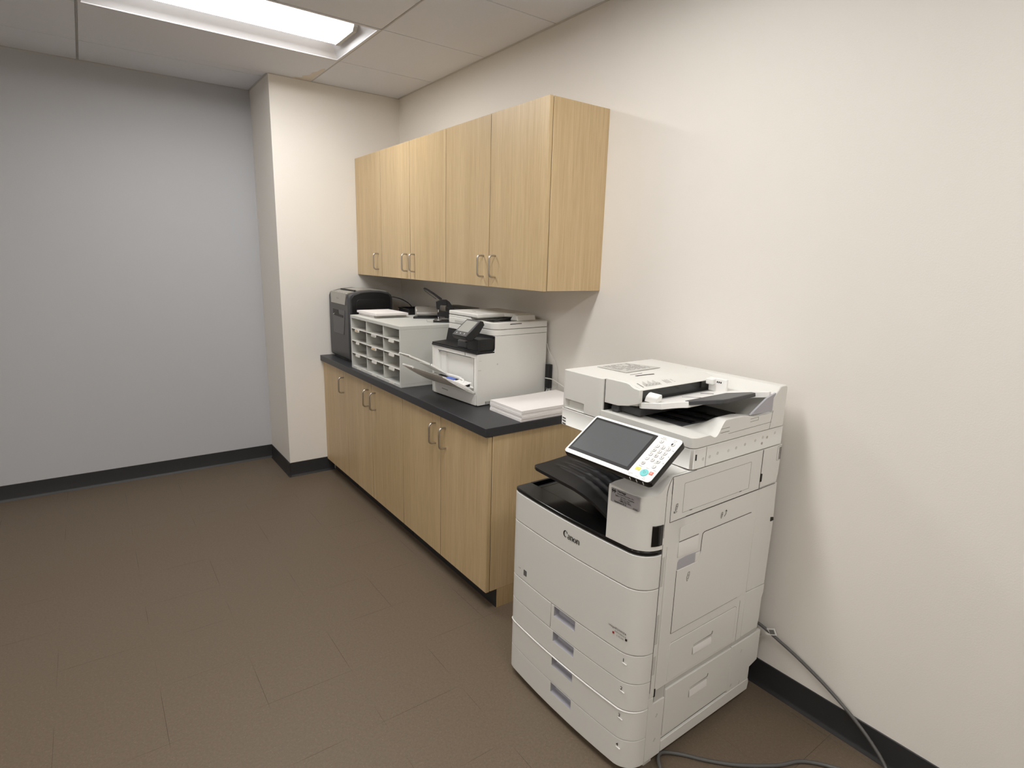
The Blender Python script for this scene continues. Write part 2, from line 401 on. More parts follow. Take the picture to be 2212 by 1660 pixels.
# ------------------------------------------------------------------ cabinets
YU = [0, .4267, .8457, 1.2735, 1.6944, 2.1203]
YB = [0, .4475, .8657, 1.2921, 1.7131, 2.1317]
def pull_bm(z0, z1, d=.036, r=.0048):
    k = .016
    pts = [(0,0,z1)]+[(0,-d+k+0*i,z1) for i in (0,)]
    for i in range(1, 7):
        a = math.pi/2*i/6; pts.append((0, -d+k-k*math.sin(a), z1-k+k*math.cos(a)))
    for i in range(0, 7):
        a = math.pi/2*i/6; pts.append((0, -d+k-k*math.cos(a), z0+k-k*math.sin(a)))
    pts.append((0, 0, z0))
    bm = bmesh.new(); tube(bm, pts, r, 12); return bm
def door(parent, x0, x1, z0, z1, hx, hz):
    d = link('door', B(x0+.0019, x1-.0019, 0, .019, z0, z1), 'wood', parent, bevel=.0008, seg=1)
    h = link('handle', pull_bm(hz, hz+.101), 'nickel', d, smooth=True, ang=60); h.location = (hx, 0, 0)
    return d
def cabinet(name, label, cat, xo, depth, z0, z1, dz0, dz1, splits, hpos, hz, group, kick=False, open_end=False):
    x0, x1 = splits[0], splits[-1]
    r = root(name, label, cat, (xo, -x0, 0), -math.pi/2, group)
    W = x1-x0
    link('carcass', B(.0006, W-.0006, .022, depth, z0, z1), 'wood', r, bevel=.0006, seg=1)
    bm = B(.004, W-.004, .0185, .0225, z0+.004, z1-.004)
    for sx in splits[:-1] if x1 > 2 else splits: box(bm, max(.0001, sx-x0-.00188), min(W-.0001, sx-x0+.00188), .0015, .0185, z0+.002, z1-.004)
    link('shadow_gap', bm, 'dark_gap', r)  # dark strips fill the door seams, standing in for their shade
    if kick:
        tk = link('toe_kick', B(.0006, W-.0006, .062, depth, 0, z0-.0005), 'wood_edge', r)
        link('toe_cover', B(.0006, W-.004, .058, .0625, 0, z0-.001), 'base', tk)
    for k in range(len(splits)-1): door(r, splits[k]-x0, splits[k+1]-x0, dz0, dz1, hpos[k]-x0, hz)
    return r
ZU0, ZU1 = 1.4392, 2.225; G1 = 'wall cabinets above the counter'; G2 = 'base cabinets under the counter'
xu = -.3395
ARG = [([0, 1], [.374], 'single-door', 'in the far corner'), ([1, 2, 3], [.802, .9], 'double-door', 'in the middle of the row'), ([3, 4, 5], [1.647, 1.75], 'double-door', 'nearest the camera')]
for idx, hp, k, pl in ARG:
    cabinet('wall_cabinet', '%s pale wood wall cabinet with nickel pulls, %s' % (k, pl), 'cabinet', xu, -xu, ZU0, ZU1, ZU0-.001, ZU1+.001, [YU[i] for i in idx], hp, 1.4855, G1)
ZC, TC = .8704, .039
xb = -.6158
for (idx, _, k, pl), hp in zip(ARG, ([.402], [.823, .927], [1.664, 1.764])):
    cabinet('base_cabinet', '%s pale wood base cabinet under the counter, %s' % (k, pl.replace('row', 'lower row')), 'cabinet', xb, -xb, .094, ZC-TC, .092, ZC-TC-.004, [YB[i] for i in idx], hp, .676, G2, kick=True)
ct = link('countertop', B(-.6364, 0, -2.1385, 0, ZC-TC, ZC), 'counter', bevel=.0015)
tag(ct, 'long black laminate countertop on the pale wood base cabinets', 'countertop')

# ------------------------------------------------------------------ floor-standing multifunction copier
def ss(a, b, t):
    t = max(0, min(1, (t-a)/(b-a))); return t*t*(3-2*t)
def hf(xs, ys, zf, z0, xmap=None):
    """closed solid with a heightfield top"""
    bm = bmesh.new(); xm = xmap or (lambda x, y: x)
    T_ = [[bm.verts.new((xm(x, y), y, zf(xm(x, y), y))) for x in xs] for y in ys]
    D_ = [[bm.verts.new((xm(x, y), y, z0)) for x in xs] for y in ys]
    ny, nx = len(ys), len(xs)
    for j in range(ny-1):
        for i in range(nx-1):
            bm.faces.new((T_[j][i], T_[j][i+1], T_[j+1][i+1], T_[j+1][i])); bm.faces.new((D_[j][i], D_[j+1][i], D_[j+1][i+1], D_[j][i+1]))
    for j in range(ny-1):
        for i in (0, nx-1): bm.faces.new((T_[j][i], T_[j+1][i], D_[j+1][i], D_[j][i]))
    for i in range(nx-1):
        for j in (0, ny-1): bm.faces.new((T_[j][i], T_[j][i+1], D_[j][i+1], D_[j][i]))
    return bm
def lin(a, b, n): return [a+(b-a)*i/(n-1) for i in range(n)]
CW = .6136; RC = .069
def fy(x):
    t = (x-.28)/.30
    return -.014*(1-t*t)
def front(xa, xb, cuts=()):
    """plan profile along the bowed front, with the big rounded near corner"""
    pts = []
    if xa <= 0: pts += [(0, .016), (.0015, .008), (.006, .003), (.014, fy(.014)+.002)]; xa = .03
    xr = CW-RC
    cand = sorted(set([round(x, 5) for x in [xa]+lin(.03, xr, 14)+list(cuts)+[min(xb, xr)] if xa <= x <= min(xb, xr)+1e-7]))
    keep = []
    for x in cand:
        ends = (round(xa, 5), round(min(xb, xr), 5))
        if x in cuts or x in ends or (all(abs(x-c) > .012 for c in cuts) and all(abs(x-c) > .006 for c in ends)): keep.append(x)
    cc = [x for x in keep if not any(x > a and x < b for a, b in zip(cuts[:-1], cuts[1:]))] if len(cuts) > 1 else keep
    pts += [(x, fy(x)) for x in cc]
    if xb >= CW:
        y0 = fy(xr)
        for i in range(1, 10):
            a = math.pi/2*i/9; pts.append((xr+RC*math.sin(a), y0+(RC-y0)*(1-math.cos(a))))
    return pts
def idx(prof, x): return min(range(len(prof)), key=lambda i: abs(prof[i][0]-x))
cp = root('copier', 'tall white floor copier with tilted touch panel and four paper drawers', 'copier', (-.7444, -2.4975, 0), FR(.0037))
# inner core, visible only as dark lines in the joints
link('chassis', PR([(.013, .03), (.555, .03), (.575, .066), (CW-.0075, .076), (CW-.0075, .655), (.013, .655)], 'z', .03, .748), 'seam', cp)
link('left_panel', B(0, .0125, .017, .66, .027, .7495), 'white', cp, bevel=.002)
bm = bmesh.new(); box(bm, .0, CW-.02, .6555, .675, .245, .98); box(bm, .0, CW-.02, .6555, .64+.02, .04, .244)
link('rear_panel', bm, 'white', cp, bevel=.003)
zF, zE, zD, zC2, zB, zA, zT = .027, .127, .233, .328, .425, .6414, .7505
g = .0016
for k, (za, zb, lab) in enumerate(((zF, zE, '4'), (zE, zD, '3'), (zD, zC2, '2'), (zC2, zB, '1'))):
    x0 = 0 if k < 3 else .2435
    cuts = (.2585, .3625)
    pf = front(x0, CW, cuts)
    i = idx(pf, .2585)
    ph = .038
    bmd = wrap(pf, [za+g, zb-g-ph-.001, zb-g-.0012, zb-g], holes={(i, 1)}, depth=.026, back=.0725)
    d = link('drawer', bmd, 'white', cp, bevel=.0014, seg=2, ang=30, m2='pocket')
    zt = zb-.030
    text('drawer_number', lab, .0165, 'ink', d, (.562, fy(.562)-.0012, zt+.004), (1, .13, 0), (0, 0, 1), bold=.0002)
    link('number_rule', B(.559, .577, fy(.565)-.0005, fy(.565)+.003, zt-.003, zt-.0018), 'white2', d)
pf = front(0, .2405)
link('waste_toner_cover', wrap(pf, [zC2+g, zB-g], back=.06), 'white', cp, bevel=.0016, ang=30)
pf = front(0, CW)
fd = link('front_cover', wrap(pf, [zB+g, zA-g], back=.0725), 'white', cp, bevel=.0016, ang=30)
ft = link('upper_front_cover', wrap(pf, [zA+g, zT-g], back=.0725), 'white', cp, bevel=.0016, ang=30)
# ridge between the copier and its lower cassette unit
rp = [(p[0]-(.0025 if p[0] < .01 else 0)+(.0 if p[0] < CW-.001 else 0), p[1]-.0025) for p in front(0, CW)]
link('front_ridge', wrap(rp, [zD-.0062, zD-.0018], back=.07), 'white2', cp, bevel=.0018, ang=30)
# black glossy rim and output tray floor
rp = [(p[0], p[1]+.0006) for p in front(0, CW)]
link('tray_rim', wrap(rp, [zT, zT+.0135], back=.0735), 'gloss', cp, bevel=.006, seg=3, ang=30)
bm = hf([.012, .02, .05, .1, .2, .3, .4, .464], [.035, .045, .055, .1, .2, .3, .41], lambda x, y: .7535-.006*ss(.03, .06, y)*ss(.02, .05, x)+.004*ss(.2, .4, y), .745)
link('output_tray', bm, 'black', cp, smooth=True, ang=25)
bm = bmesh.new(); box(bm, .006, .464, .0735, .42, .7505, .7535); box(bm, .0005, .012, .072, .42, .7505, .764)
link('tray_edge', bm, 'gloss', cp, bevel=.0015)
bm = bmesh.new()
tube(bm, [(.036, .40, .7575), (.036, .09, .7575), (.040, .05, .7575), (.05, .044, .7575), (.455, .044, .7575)], .0007, 6)
link('tray_bead', bm, 'darkgrey', cp, smooth=True)
# upper exit tray: bent black plate with ribs
ptx = [(.052, .852), (.10, .8495), (.2, .846), (.27, .8435), (.32, .837), (.37, .826), (.42, .807), (.462, .785)]
def tz(x):
    for a, b in zip(ptx[:-1], ptx[1:]):
        if x <= b[0]: return a[1]+(b[1]-a[1])*(x-a[0])/(b[0]-a[0])
    return ptx[-1][1]
ribs = (.10, .135, .17, .205, .25, .30)
def tzz(x, y):
    z = tz(x)+.02*ss(.05, .40, y)
    for r_ in ribs: z += .0060*max(0, 1-abs(y-r_-.02*math.sin(x*9))/.011)*ss(.07, .16, x)
    return z
XS = lin(.050, .462, 34); YS = lin(.036, .415, 76)
def exmap(x, y):
    if y < .060: return max(x, .050+.022*(1-math.sqrt(max(0, 1-((.060-y)/.024)**2))))
    return x
bm = bmesh.new()
Tt = [[bm.verts.new((exmap(x, y), y, tzz(x, y))) for x in XS] for y in YS]; Dd = [[bm.verts.new((exmap(x, y), y, tz(x)+.02*ss(.05, .4, y)-.011)) for x in XS] for y in YS]
for j in range(len(YS)-1):
    for i in range(len(XS)-1):
        bm.faces.new((Tt[j][i], Tt[j][i+1], Tt[j+1][i+1], Tt[j+1][i])); bm.faces.new((Dd[j][i], Dd[j+1][i], Dd[j+1][i+1], Dd[j][i+1]))
    for i in (0, -1): bm.faces.new((Tt[j][i], Tt[j+1][i], Dd[j+1][i], Dd[j][i]))
for i in range(len(XS)-1):
    for j in (0, -1): bm.faces.new((Tt[j][i], Tt[j][i+1], Dd[j][i+1], Dd[j][i]))
link('exit_tray', bm, 'black', cp, smooth=True, ang=40)
bm = bmesh.new(); box(bm, .004, .4625, .418, .43, .754, .979); box(bm, .4605, .4645, .02, .42, .7665, .93); box(bm, .4605, .4645, .17, .42, .93, .979)
link('cavity_wall', bm, 'black', cp)
bm = bmesh.new(); box(bm, .0, .4655, .43, .655, .7505, .9805); box(bm, .4655, CW-.0085, .176, .655, .7665, .9805)
link('rear_body', bm, 'white', cp, bevel=.002)
# right-hand column with sticker
cf = front(.4665, CW)
col = link('front_column', wrap(cf, [.7655, .770, .930], back=.17), 'white', cp, bevel=.0015, ang=30)
def xr(y):
    if y < RC:
        y0 = fy(CW-RC); t = max(0, min(1, (y-y0)/(RC-y0))); return CW-RC+RC*math.sqrt(max(0, 1-(1-t)**2))
    return CW-.0004 if y < .0945 else CW-.0125
def cz(x, y):
    zb_ = .9345+.003*ss(.0, .02, y)+.046*ss(.05, .17, y)-.006*ss(.5, .56, x)*(1-ss(.0, .06, y))
    lip = ss(.560, .606, x)*ss(.035, .10, y)
    return zb_+(.9815-zb_)*lip
us = lin(0, 1, 30)
link('panel_shelf', hf(us, [fy(.5)]+lin(.0, .068, 12)+[.076, .085, .0940, .0950]+lin(.105, .1725, 7), cz, .9295, lambda u_, y: .4665+u_*(xr(max(y, fy(CW-RC)))-.4665) if y > fy(.5)+1e-6 else .4665+u_*.078), 'white', col, smooth=True, ang=32)
bm = bmesh.new()        # smoked window in the column corner
pw = [p for p in front(.4665, CW) if p[0] > .605 or True]
seg_ = [p for p in pw if p[0] > CW-.0125]
seg_ = [(p[0]+.0008, p[1]-.0008) for p in seg_]
zs_ = [.781, .784, .841, .844]
Gv = [[bm.verts.new((p[0], p[1], z)) for p in seg_] for z in zs_]
for j in range(3):
    for i in range(len(seg_)-1): bm.faces.new((Gv[j][i], Gv[j][i+1], Gv[j+1][i+1], Gv[j+1][i]))
wn = link('window', bm, 'gloss', col, smooth=True); sm = wn.modifiers.new('s', 'SOLIDIFY'); sm.thickness = .002; sm.offset = 0
# sticker
y_l = lambda x: fy(x)-.0008
sx0, sx1 = .4775, .5785; sy0, sy1 = fy(sx0)-.0011, fy(sx1)-.0011
bm = PR(rrect(sx0, sx1, .8855, .9285, .003), 'y', -.0, .0035)
for v in bm.verts: v.co.y += sy0+(sy1-sy0)*(v.co.x-sx0)/(sx1-sx0)
lb = link('sticker', bm, 'label', col)
def tx(s, size, x, z, al='LEFT', m='ink', bold=0.0, w_=1.0, sp=1.0, n='lettering'):
    return text(n, s, size, m, lb, (x, sy0+(sy1-sy0)*(x-sx0)/(sx1-sx0)-.0002, z), (1, (sy1-sy0)/(sx1-sx0), 0), (0, 0, 1), al, bold, sp, w_)
tx('H', .0145, .482, .9155, bold=.0006, w_=1.1); link('lettering', B(.4805, .4965, sy0-.0006, sy0+.001, .9200, .9216), 'ink', lb)
tx('Heritage', .0088, .501, .9205, bold=.0002); tx('Business Systems, Inc.', .0068, .501, .9140, w_=1.0)
tx('Sales \u2022 Service \u2022 Supplies', .0068, .528, .9070, 'CENTER'); tx('856.722.7001', .0064, .530, .9005, 'CENTER')
tx('1-800-722-7411', .0068, .530, .8945, 'CENTER', bold=.0001); tx('Equipment ID #', .0066, .492, .8882, bold=.0001); tx('67868', .0064, .575, .8875, 'RIGHT')
# ------------- side panels, drawn as (y,z) plates in the plane x = CW
def plate(name, poly, t0, t1, m='white', par=cp, bev=.0012):
    return link(name, PR(poly, 'x', t0, t1), m, par, bevel=bev, seg=2, ang=30)
def rr(y0, y1, z0, z1, r=.003): return rrect(y0, y1, z0, z1, r, 3)
plate('corner_strip', [(.0735, .2645), (.0735, .930), (.0785, .955), (.090, .974), (.0925, .9805), (.0945, .9805), (.0945, .285), (.099, .285), (.099, .2645)], CW-.02, CW-.0005)
for za, zb_ in ((.642, .738), (.45, .55), (.345, .41)): link('grip_recess', PR(rr(.0765, .0885, za, zb_, .002), 'x', CW-.006, CW+.0002), 'grey', cp, bevel=.001)
plate('upper_door', [(.0962, .8437), (.5545, .8437), (.5545, .9805), (.0962, .9805)], CW-.012, CW)
def outline(name, poly, r=.0007, m='seam', par=cp, x=CW, closed=True):
    bm = bmesh.new(); p3 = [(x+.0001, a, b) for a, b in poly]
    if closed: p3.append(p3[0])
    for a, b in zip(p3[:-1], p3[1:]): tube(bm, [a, b], r, 5)
    return link(name, bm, m, par)
outline('panel_line', rr(.150, .491, .860, .951, .002), .0005, 'greyink')
plate('rear_upper_door', [(.5575, .846), (.662, .846), (.668, .877), (.672, .9805), (.5575, .9805)], CW-.012, CW-.0005)
plate('rear_door', [(.5575, .46), (.673, .455), (.678, .70), (.670, .843), (.5575, .843)], CW-.012, CW-.001)
plate('side_door', [(.0962, .2815), (.5545, .2815), (.5545, .8407), (.0962, .8407)], CW-.012, CW)
outline('panel_line', [(.5235, .282), (.5235, .44)], .0006, 'greyink', closed=False)
# side tray cover with its dark joint
TC_ = [(.149, .461), (.527, .461), (.527, .766), (.272, .766), (.264, .762), (.261, .74), (.261, .705), (.255, .690), (.245, .6735), (.149, .6735)]
plate('side_tray', TC_, CW-.004, CW+.0012, bev=.0012)
outline('panel_line', TC_[-1:]+TC_[:1]+[(.50, .461)], .0011, closed=False)
outline('panel_line', [(.526, .767), (.272, .767), (.263, .763), (.2605, .74), (.2605, .706), (.252, .688)], .0011, closed=False)
def scoop(y0, y1, z0, z1, par, name='handle_recess', d=.013):
    """recessed grip: hooded slot with a scooped lower wall"""
    bm = bmesh.new()
    zm = z0+(z1-z0)*.55
    prism(bm, [(y0, zm), (y1, zm), (y1, z1), (y0, z1)], 'x', CW+.0004, CW+.0016)
    a = link(name, bm, 'white', par, bevel=.0012)
    bm = bmesh.new()
    v = [bm.verts.new(p) for p in ((CW+.0008, y0, z0), (CW+.0008, y1, z0), (CW+.0020, y1, z0+.003), (CW+.0020, y0, z0+.003), (CW+.0004, y1, zm), (CW+.0004, y0, zm))]
    bm.faces.new((v[0], v[1], v[2], v[3])); bm.faces.new((v[3], v[2], v[4], v[5]))
    bm.faces.new((v[0], v[3], v[5])); bm.faces.new((v[1], v[4], v[2]))
    link('handle_lip', bm, 'white2', a, smooth=True, ang=60)
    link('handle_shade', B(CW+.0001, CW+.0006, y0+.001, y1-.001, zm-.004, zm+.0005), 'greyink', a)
    return a
scoop(.147, .243, .715, .814, cp); 
bm = bmesh.new(); prism(bm, [(.149, .6745), (.245, .6745), (.255, .69), (.260, .708), (.19, .712), (.155, .708), (.149, .70)], 'x', CW-.004, CW+.0008)
gp = link('grip_pocket', bm, 'pocket', cp, bevel=.001)
link('grip_tab', PR([(.235, .676), (.245, .676), (.254, .69), (.258, .706), (.235, .706)], 'x', CW-.002, CW+.002), 'white', gp, bevel=.001)
plate('side_cassette_door', rr(.150, .504, .291, .4255, .008), CW-.004, CW+.0016)
outline('panel_line', [(.151, .34), (.151, .418), (.158, .4268), (.497, .4268), (.505, .421), (.505, .30)], .0006, 'greyink', closed=False)
plate('rear_lower_panel', [(.5575, .282), (.662, .282), (.668, .319), (.668, .40), (.675, .42), (.675, .452), (.5575, .457)], CW-.012, CW-.001)
def grip(y0, y1, z0, z1, par):
    bm = bmesh.new(); n = 8
    top = [(y0+.003, z1-.012), (y1, z1), (y1, z1-.018)]
    poly = [(y0, z0), (y0, z1-.022), (y0+.006, z1-.014), (y1-.004, z1-.013), (y1, z1-.018), (y1, z0+.008), (y1-.006, z0)]
    prism(bm, poly, 'x', CW+.0010, CW+.0022)
    a = link('handle_recess', bm, 'grey', par, bevel=.001)
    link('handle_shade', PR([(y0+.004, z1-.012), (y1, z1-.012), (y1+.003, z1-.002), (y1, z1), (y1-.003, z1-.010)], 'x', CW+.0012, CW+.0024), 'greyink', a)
    rows_ = 6
    bm = bmesh.new(); G_ = []
    for k in range(rows_+1):
        t = k/rows_; z = z0+.001+(z1-.016-z0)*t; xo = CW+.0042-.0026*t*t
        G_.append([bm.verts.new((xo, y0+.002, z)), bm.verts.new((xo, y1-.003, z))])
    for k in range(rows_): bm.faces.new((G_[k][0], G_[k][1], G_[k+1][1], G_[k+1][0]))
    b0 = [bm.verts.new((CW+.001, y0+.002, z0+.001)), bm.verts.new((CW+.001, y1-.003, z0+.001))]
    bm.faces.new((b0[0], b0[1], G_[0][1], G_[0][0]))
    link('handle_lip', bm, 'white2', a, smooth=True, ang=60)
grip(.268, .372, .338, .384, cp)
# lower cassette unit
bm = bmesh.new(); prism(bm, [(.0745, .028), (.0745, .262), (.0945, .262), (.0945, .235), (.1505, .235), (.1505, .028)], 'x', CW-.012, CW-.0005)
link('cassette_side_front', bm, 'white', cp, bevel=.001)
plate('cassette_side_door', rr(.1525, .5055, .0915, .2625, .003), CW-.012, CW+.0016)
bm = bmesh.new(); prism(bm, [(.1505, .2645), (.5075, .2645), (.5075, .2795), (.1505, .2795)], 'x', CW-.012, CW-.003)
prism(bm, [(.5095, .2645), (.668, .2645), (.668, .2825), (.5555, .2825), (.5555, .2795), (.5095, .2795)], 'x', CW-.012, CW-.004)
prism(bm, [(.103, .236), (.150, .236), (.150, .2825), (.103, .2825)], 'x', CW-.014, CW-.004)
link('cassette_ledge', bm, 'grey', cp, bevel=.003)
bm = bmesh.new(); prism(bm, [(.1525, .030), (.645, .030), (.650, .06), (.645, .075), (.5075, .075), (.1525, .070)], 'x', CW-.012, CW-.0002)
prism(bm, [(.1525, .0735), (.5075, .0785), (.5075, .0885), (.1525, .0885)], 'x', CW-.012, CW-.006)
link('cassette_base', bm, 'white', cp, bevel=.0015)
plate('cassette_side_rear', [(.5095, .0775), (.643, .0775), (.643, .125), (.690, .137), (.690, .2615), (.5095, .2615)], CW-.012, CW-.0005)
for y, z in ((.118, .185), (.118, .095), (.572, .222), (.582, .09), (.53, .1)): link('screw_cap', PR( [(y-.006, z-.004), (y-.002, z-.006), (y+.005, z+.003), (y+.001, z+.006)], 'x', CW-.001, CW+.0006), 'grey', cp)
grip(.273, .373, .175, .222, cp)
link('notch', B(CW-.003, CW+.0004, .094, .100, .262, .290), 'seam', cp)
outline('panel_line', [(.0953, .9775), (.0953, .8425), (.655, .8425)], .0009, closed=False)
outline('panel_line', [(.0728, .80), (.0728, .925), (.0745, .945), (.080, .962), (.087, .974), (.0935, .9815), (.20, .9815)], .0007, closed=False)
outline('panel_line', [(.5560, .9795), (.5560, .8445)], .0008, closed=False)
outline('panel_line', [(.0735, .78), (.0735, .285)], .0006, closed=False)
# latches, vents and printed symbols on the side
link('latch', PR([(.556, .868), (.564, .868), (.5645, .895), (.556, .897)], 'x', CW-.002, CW+.0018), 'seam', cp, bevel=.0006)
link('latch', PR([(.657, .700), (.676, .700), (.674, .712), (.657, .716)], 'x', CW-.002, CW+.0012), 'seam', cp, bevel=.0006)
bm = bmesh.new()
for k in range(9): box(bm, CW-.001, CW+.0006, .656, .668, .93+k*.0048, .9318+k*.0048)
link('vent', bm, 'seam', cp); outline('panel_line', rr(.645, .668, .926, .976, .002), .0004, 'greyink', x=CW-.0004)
def hand_icon(y, z, s, arrow):
    st = [[(-.2,.2),(.1,.9),(.55,.95),(.6,.3),(.35,-.2),(.3,-.6)], [(-.2,.2),(-.3,-.3),(-.1,-.9),(.15,-.7)], [(.0,.1),(.35,.25),(.1,.5)], [(.1,-.2),(-.1,-.5)]]
    if arrow: st += [[(-.8,-.9),(-.4,-1.35),(.1,-1.2),(.5,-1.0)], [(-.8,-.9),(-.35,-.95)], [(-.8,-.9),(-.75,-1.35)]]
    bm = bmesh.new()
    for l in st:
        p = [(CW+.0016, y+a*s*.9, z+b*s) for a, b in l]
        for a, b in zip(p[:-1], p[1:]): tube(bm, [a, b], .00045, 5)
    link('symbol', bm, 'ink', cp)
hand_icon(.118, .884, .012, True); hand_icon(.352, .800, .011, False); hand_icon(.205, .636, .016, False)
bm = bmesh.new(); tube(bm, [(CW+.001, .368, .793), (CW+.001, .376, .800), (CW+.001, .377, .812)], .0006, 5); tube(bm, [(CW+.001, .371, .810), (CW+.001, .377, .813), (CW+.001, .381, .807)], .0006, 5)
link('symbol', bm, 'ink', cp)
for y in (.19, .445): link('hinge_tick', B(CW, CW+.0006, y-.006, y+.006, .8585, .8605), 'ink', cp)
# ------------- scanner unit
sb = link('scanner_body', wrap([(.035, .19), (.036, .181), (.042, .1755), (.06, .1745), (.30, .1735), (.585, .1745), (.603, .1765), (.611, .184), (CW, .20)], [.984, .9855, 1.0465], back=.66), 'white', cp, bevel=.0015, ang=30)
bm = bmesh.new()
for k in range(3): prism(bm, [(.047+.004*0, 1.010-k*.0105), (.064, 1.0085-k*.0105), (.064, 1.011-k*.0105), (.047, 1.0125-k*.0105)], 'y', .173, .177)
link('speaker_slot', bm, 'ink', sb)
outline('panel_line', [(.238, .985), (.238, 1.046)], .0006, 'seam', sb, closed=False)
link('usb_port', B(CW-.002, CW+.0005, .1895, .1935, 1.012, 1.030), 'ink', sb)
for y, z in ((.225, 1.011), (.257, 1.012), (.296, 1.016), (.352, 1.014), (.392, 1.016), (.440, 1.019), (.497, 1.022), (.54, 1.026), (.612, 1.03)):
    bm = bmesh.new(); cyl(bm, (CW-.001, y, z), 'x', .0052, .0014, 14); link('rubber_dot', bm, 'dot', sb)
for y, z in ((.538, 1.006), (.566, 1.022)):
    bm = bmesh.new(); cyl(bm, (CW-.001, y, z), 'x', .0045, .0022, 14); link('screw', bm, 'nickel', sb)
# ------------- document feeder
pfm = [(.038, .190), (.0395, .181), (.046, .1755), (.056, .1748), (.154, .1745), (.215, .1745), (.230, .1765), (.2362, .182)]
df = link('document_feeder', wrap(pfm, [1.0495, 1.0505, 1.0835, 1.10, 1.185, 1.187], holes={(3, 1)}, depth=.022, back=.655), 'white', cp, bevel=.004, seg=3, ang=48, m2='white')
link('feeder_corner', hf(lin(.20, .2362, 6), lin(.182, .30, 6), lambda x, y: 1.0495+.001, 1.0493), 'white', df)
def bz(x, y):
    edge = 1.0795-.0105*ss(.246, .275, y)
    lip = .046*ss(.488, .585, x)*ss(.298-.02*ss(.55, .6, x), .345-.02*ss(.55, .6, x), y)-.012*ss(.40, .5, y)*ss(.49, .58, x)
    return edge+max(0, lip)
def bxm(x, y):
    if y < .200 and x > .59: return .59+(x-.59)*(.3+.7*math.sqrt(max(0, 1-((.200-y)/.026)**2))) 
    return x
link('feeder_base', hf([.2372]+lin(.25, .48, 12)+lin(.488, .6136, 22), lin(.1745, .20, 6)+lin(.205, .42, 34)+lin(.43, .655, 12), bz, 1.0495, bxm), 'white', df, smooth=True, ang=40)
bm = bmesh.new()
for zz in (1.0640,): 
    tube(bm, [(CW+.0001, .300, 1.078), (CW+.0001, .345, 1.078)], .0006, 5); tube(bm, [(CW+.0001, .300, 1.090), (CW+.0001, .345, 1.090)], .0005, 5)
    tube(bm, [(CW+.0001, .455, 1.090), (CW+.0001, .50, 1.0905), (CW+.0001, .50, 1.1), (CW+.0001, .455, 1.0995)], .0005, 5); tube(bm, [(CW+.0001, .342, 1.07), (CW+.0001, .58, 1.072)], .0005, 5)
    tube(bm, [(CW+.0001, .573, 1.05), (CW+.0001, .583, 1.11)], .0005, 5)
link('panel_line', bm, 'seam', df)
bm = hf(lin(.245, .487, 14), [.284]+lin(.29, .575, 20), lambda x, y: 1.0722+.0012*math.sin(y*90)*ss(.29, .34, y), 1.068)
link('feeder_output_tray', bm, 'darkgrey', df, smooth=True, ang=40)
bm = bmesh.new()
for k, (xa, ya) in enumerate(((.30, .33), (.34, .40), (.38, .47))): slab(bm, [(xa-.05, ya-.03, 1.0755), (.49, ya+.0, 1.0775), (.49, ya+.018, 1.0775), (xa-.05, ya-.012, 1.0755)], .003)
link('tray_rib', bm, 'gloss', df)
hd = [(.2395, 1.107), (.2395, 1.1905), (.30, 1.1915), (.332, 1.1915), (.346, 1.189), (.356, 1.1835), (.366, 1.180), (.3895, 1.1775), (.3895, 1.137), (.386, 1.132), (.374, 1.1265), (.345, 1.117), (.30, 1.1085)]
fh = link('feeder_cover', PR(hd, 'y', .186, .202), 'white', df, bevel=.002, ang=40)
hd2 = [(.2395, 1.109), (.2395, 1.1905), (.30, 1.1915), (.332, 1.1915), (.3905, 1.1765), (.3905, 1.1745), (.372, 1.1735), (.372, 1.12), (.30, 1.1085)]
link('feeder_top', PR(hd2, 'y', .2015, .592), 'white', fh, bevel=.001, ang=30)
link('feed_slot', B(.3722, .3745, .203, .585, 1.134, 1.1735), 'gloss', df)
bm = bmesh.new(); box(bm, .25, .372, .215, .58, 1.083, 1.109); cyl(bm, (.275, .20, 1.092), 'y', .017, .05, 16)
link('feed_roller_housing', bm, 'darkgrey', df, bevel=.003)
link('feeder_joint', B(.2362, .2395, .188, .59, 1.06, 1.186), 'seam', df)
link('rear_hinge_cover', PR([(.580, 1.05), (.580, 1.152), (.616, 1.1875), (.650, 1.1885), (.660, 1.180), (.660, 1.05)], 'x', .2372, CW-.0005), 'white', df, bevel=.003, ang=30)
link('hinge_end', PR([(.455, 1.112), (.592, 1.108), (.592, 1.168), (.54, 1.155)], 'x', CW-.008, CW-.002), 'pocket', df)
ZI = lambda x: 1.1355+.17*(x-.385)
poly = [(.376, .202), (.388, .196), (.462, .205), (.482, .245), (.512, .268), (.512, .50), (.56, .545), (.602, .565), (.602, .578), (.376, .578)]
bm = bmesh.new(); slab(bm, [(a, b, ZI(a)) for a, b in poly][::-1], .019); link('input_tray', bm, 'white2', df, bevel=.0015, ang=30)
poly = [(.495, .275), (.515, .271), (.588, .335), (.592, .36), (.582, .52), (.56, .535), (.495, .49)]
bm = bmesh.new(); slab(bm, [(a, b, ZI(a)+.0018) for a, b in poly][::-1], .013); link('tray_extension', bm, 'darkgrey', df, bevel=.002, ang=30)
bm = bmesh.new(); prism(bm, [(.207, 1.140), (.209, 1.158), (.219, 1.169), (.228, 1.170), (.232, 1.160), (.234, 1.146)], 'x', .391, .438)
for v in bm.verts: v.co.x += (v.co.z-1.14)*.25
link('paper_guide', bm, 'white2', df, bevel=.003, ang=30)
bm = bmesh.new(); box(bm, .392, .462, .540, .552, 1.14, 1.188); box(bm, .392, .42, .522, .545, 1.165, 1.185)
link('paper_guide', bm, 'white2', df, bevel=.003)
for y_, x1_, r_ in ((.46, .47, .001), (.36, .50, .0006)):
    bm = bmesh.new(); tube(bm, [(.42, y_, ZI(.42)+.001), (x1_, y_, ZI(x1_)+.001)], r_, 5); link('tray_mark', bm, 'greyink', df)
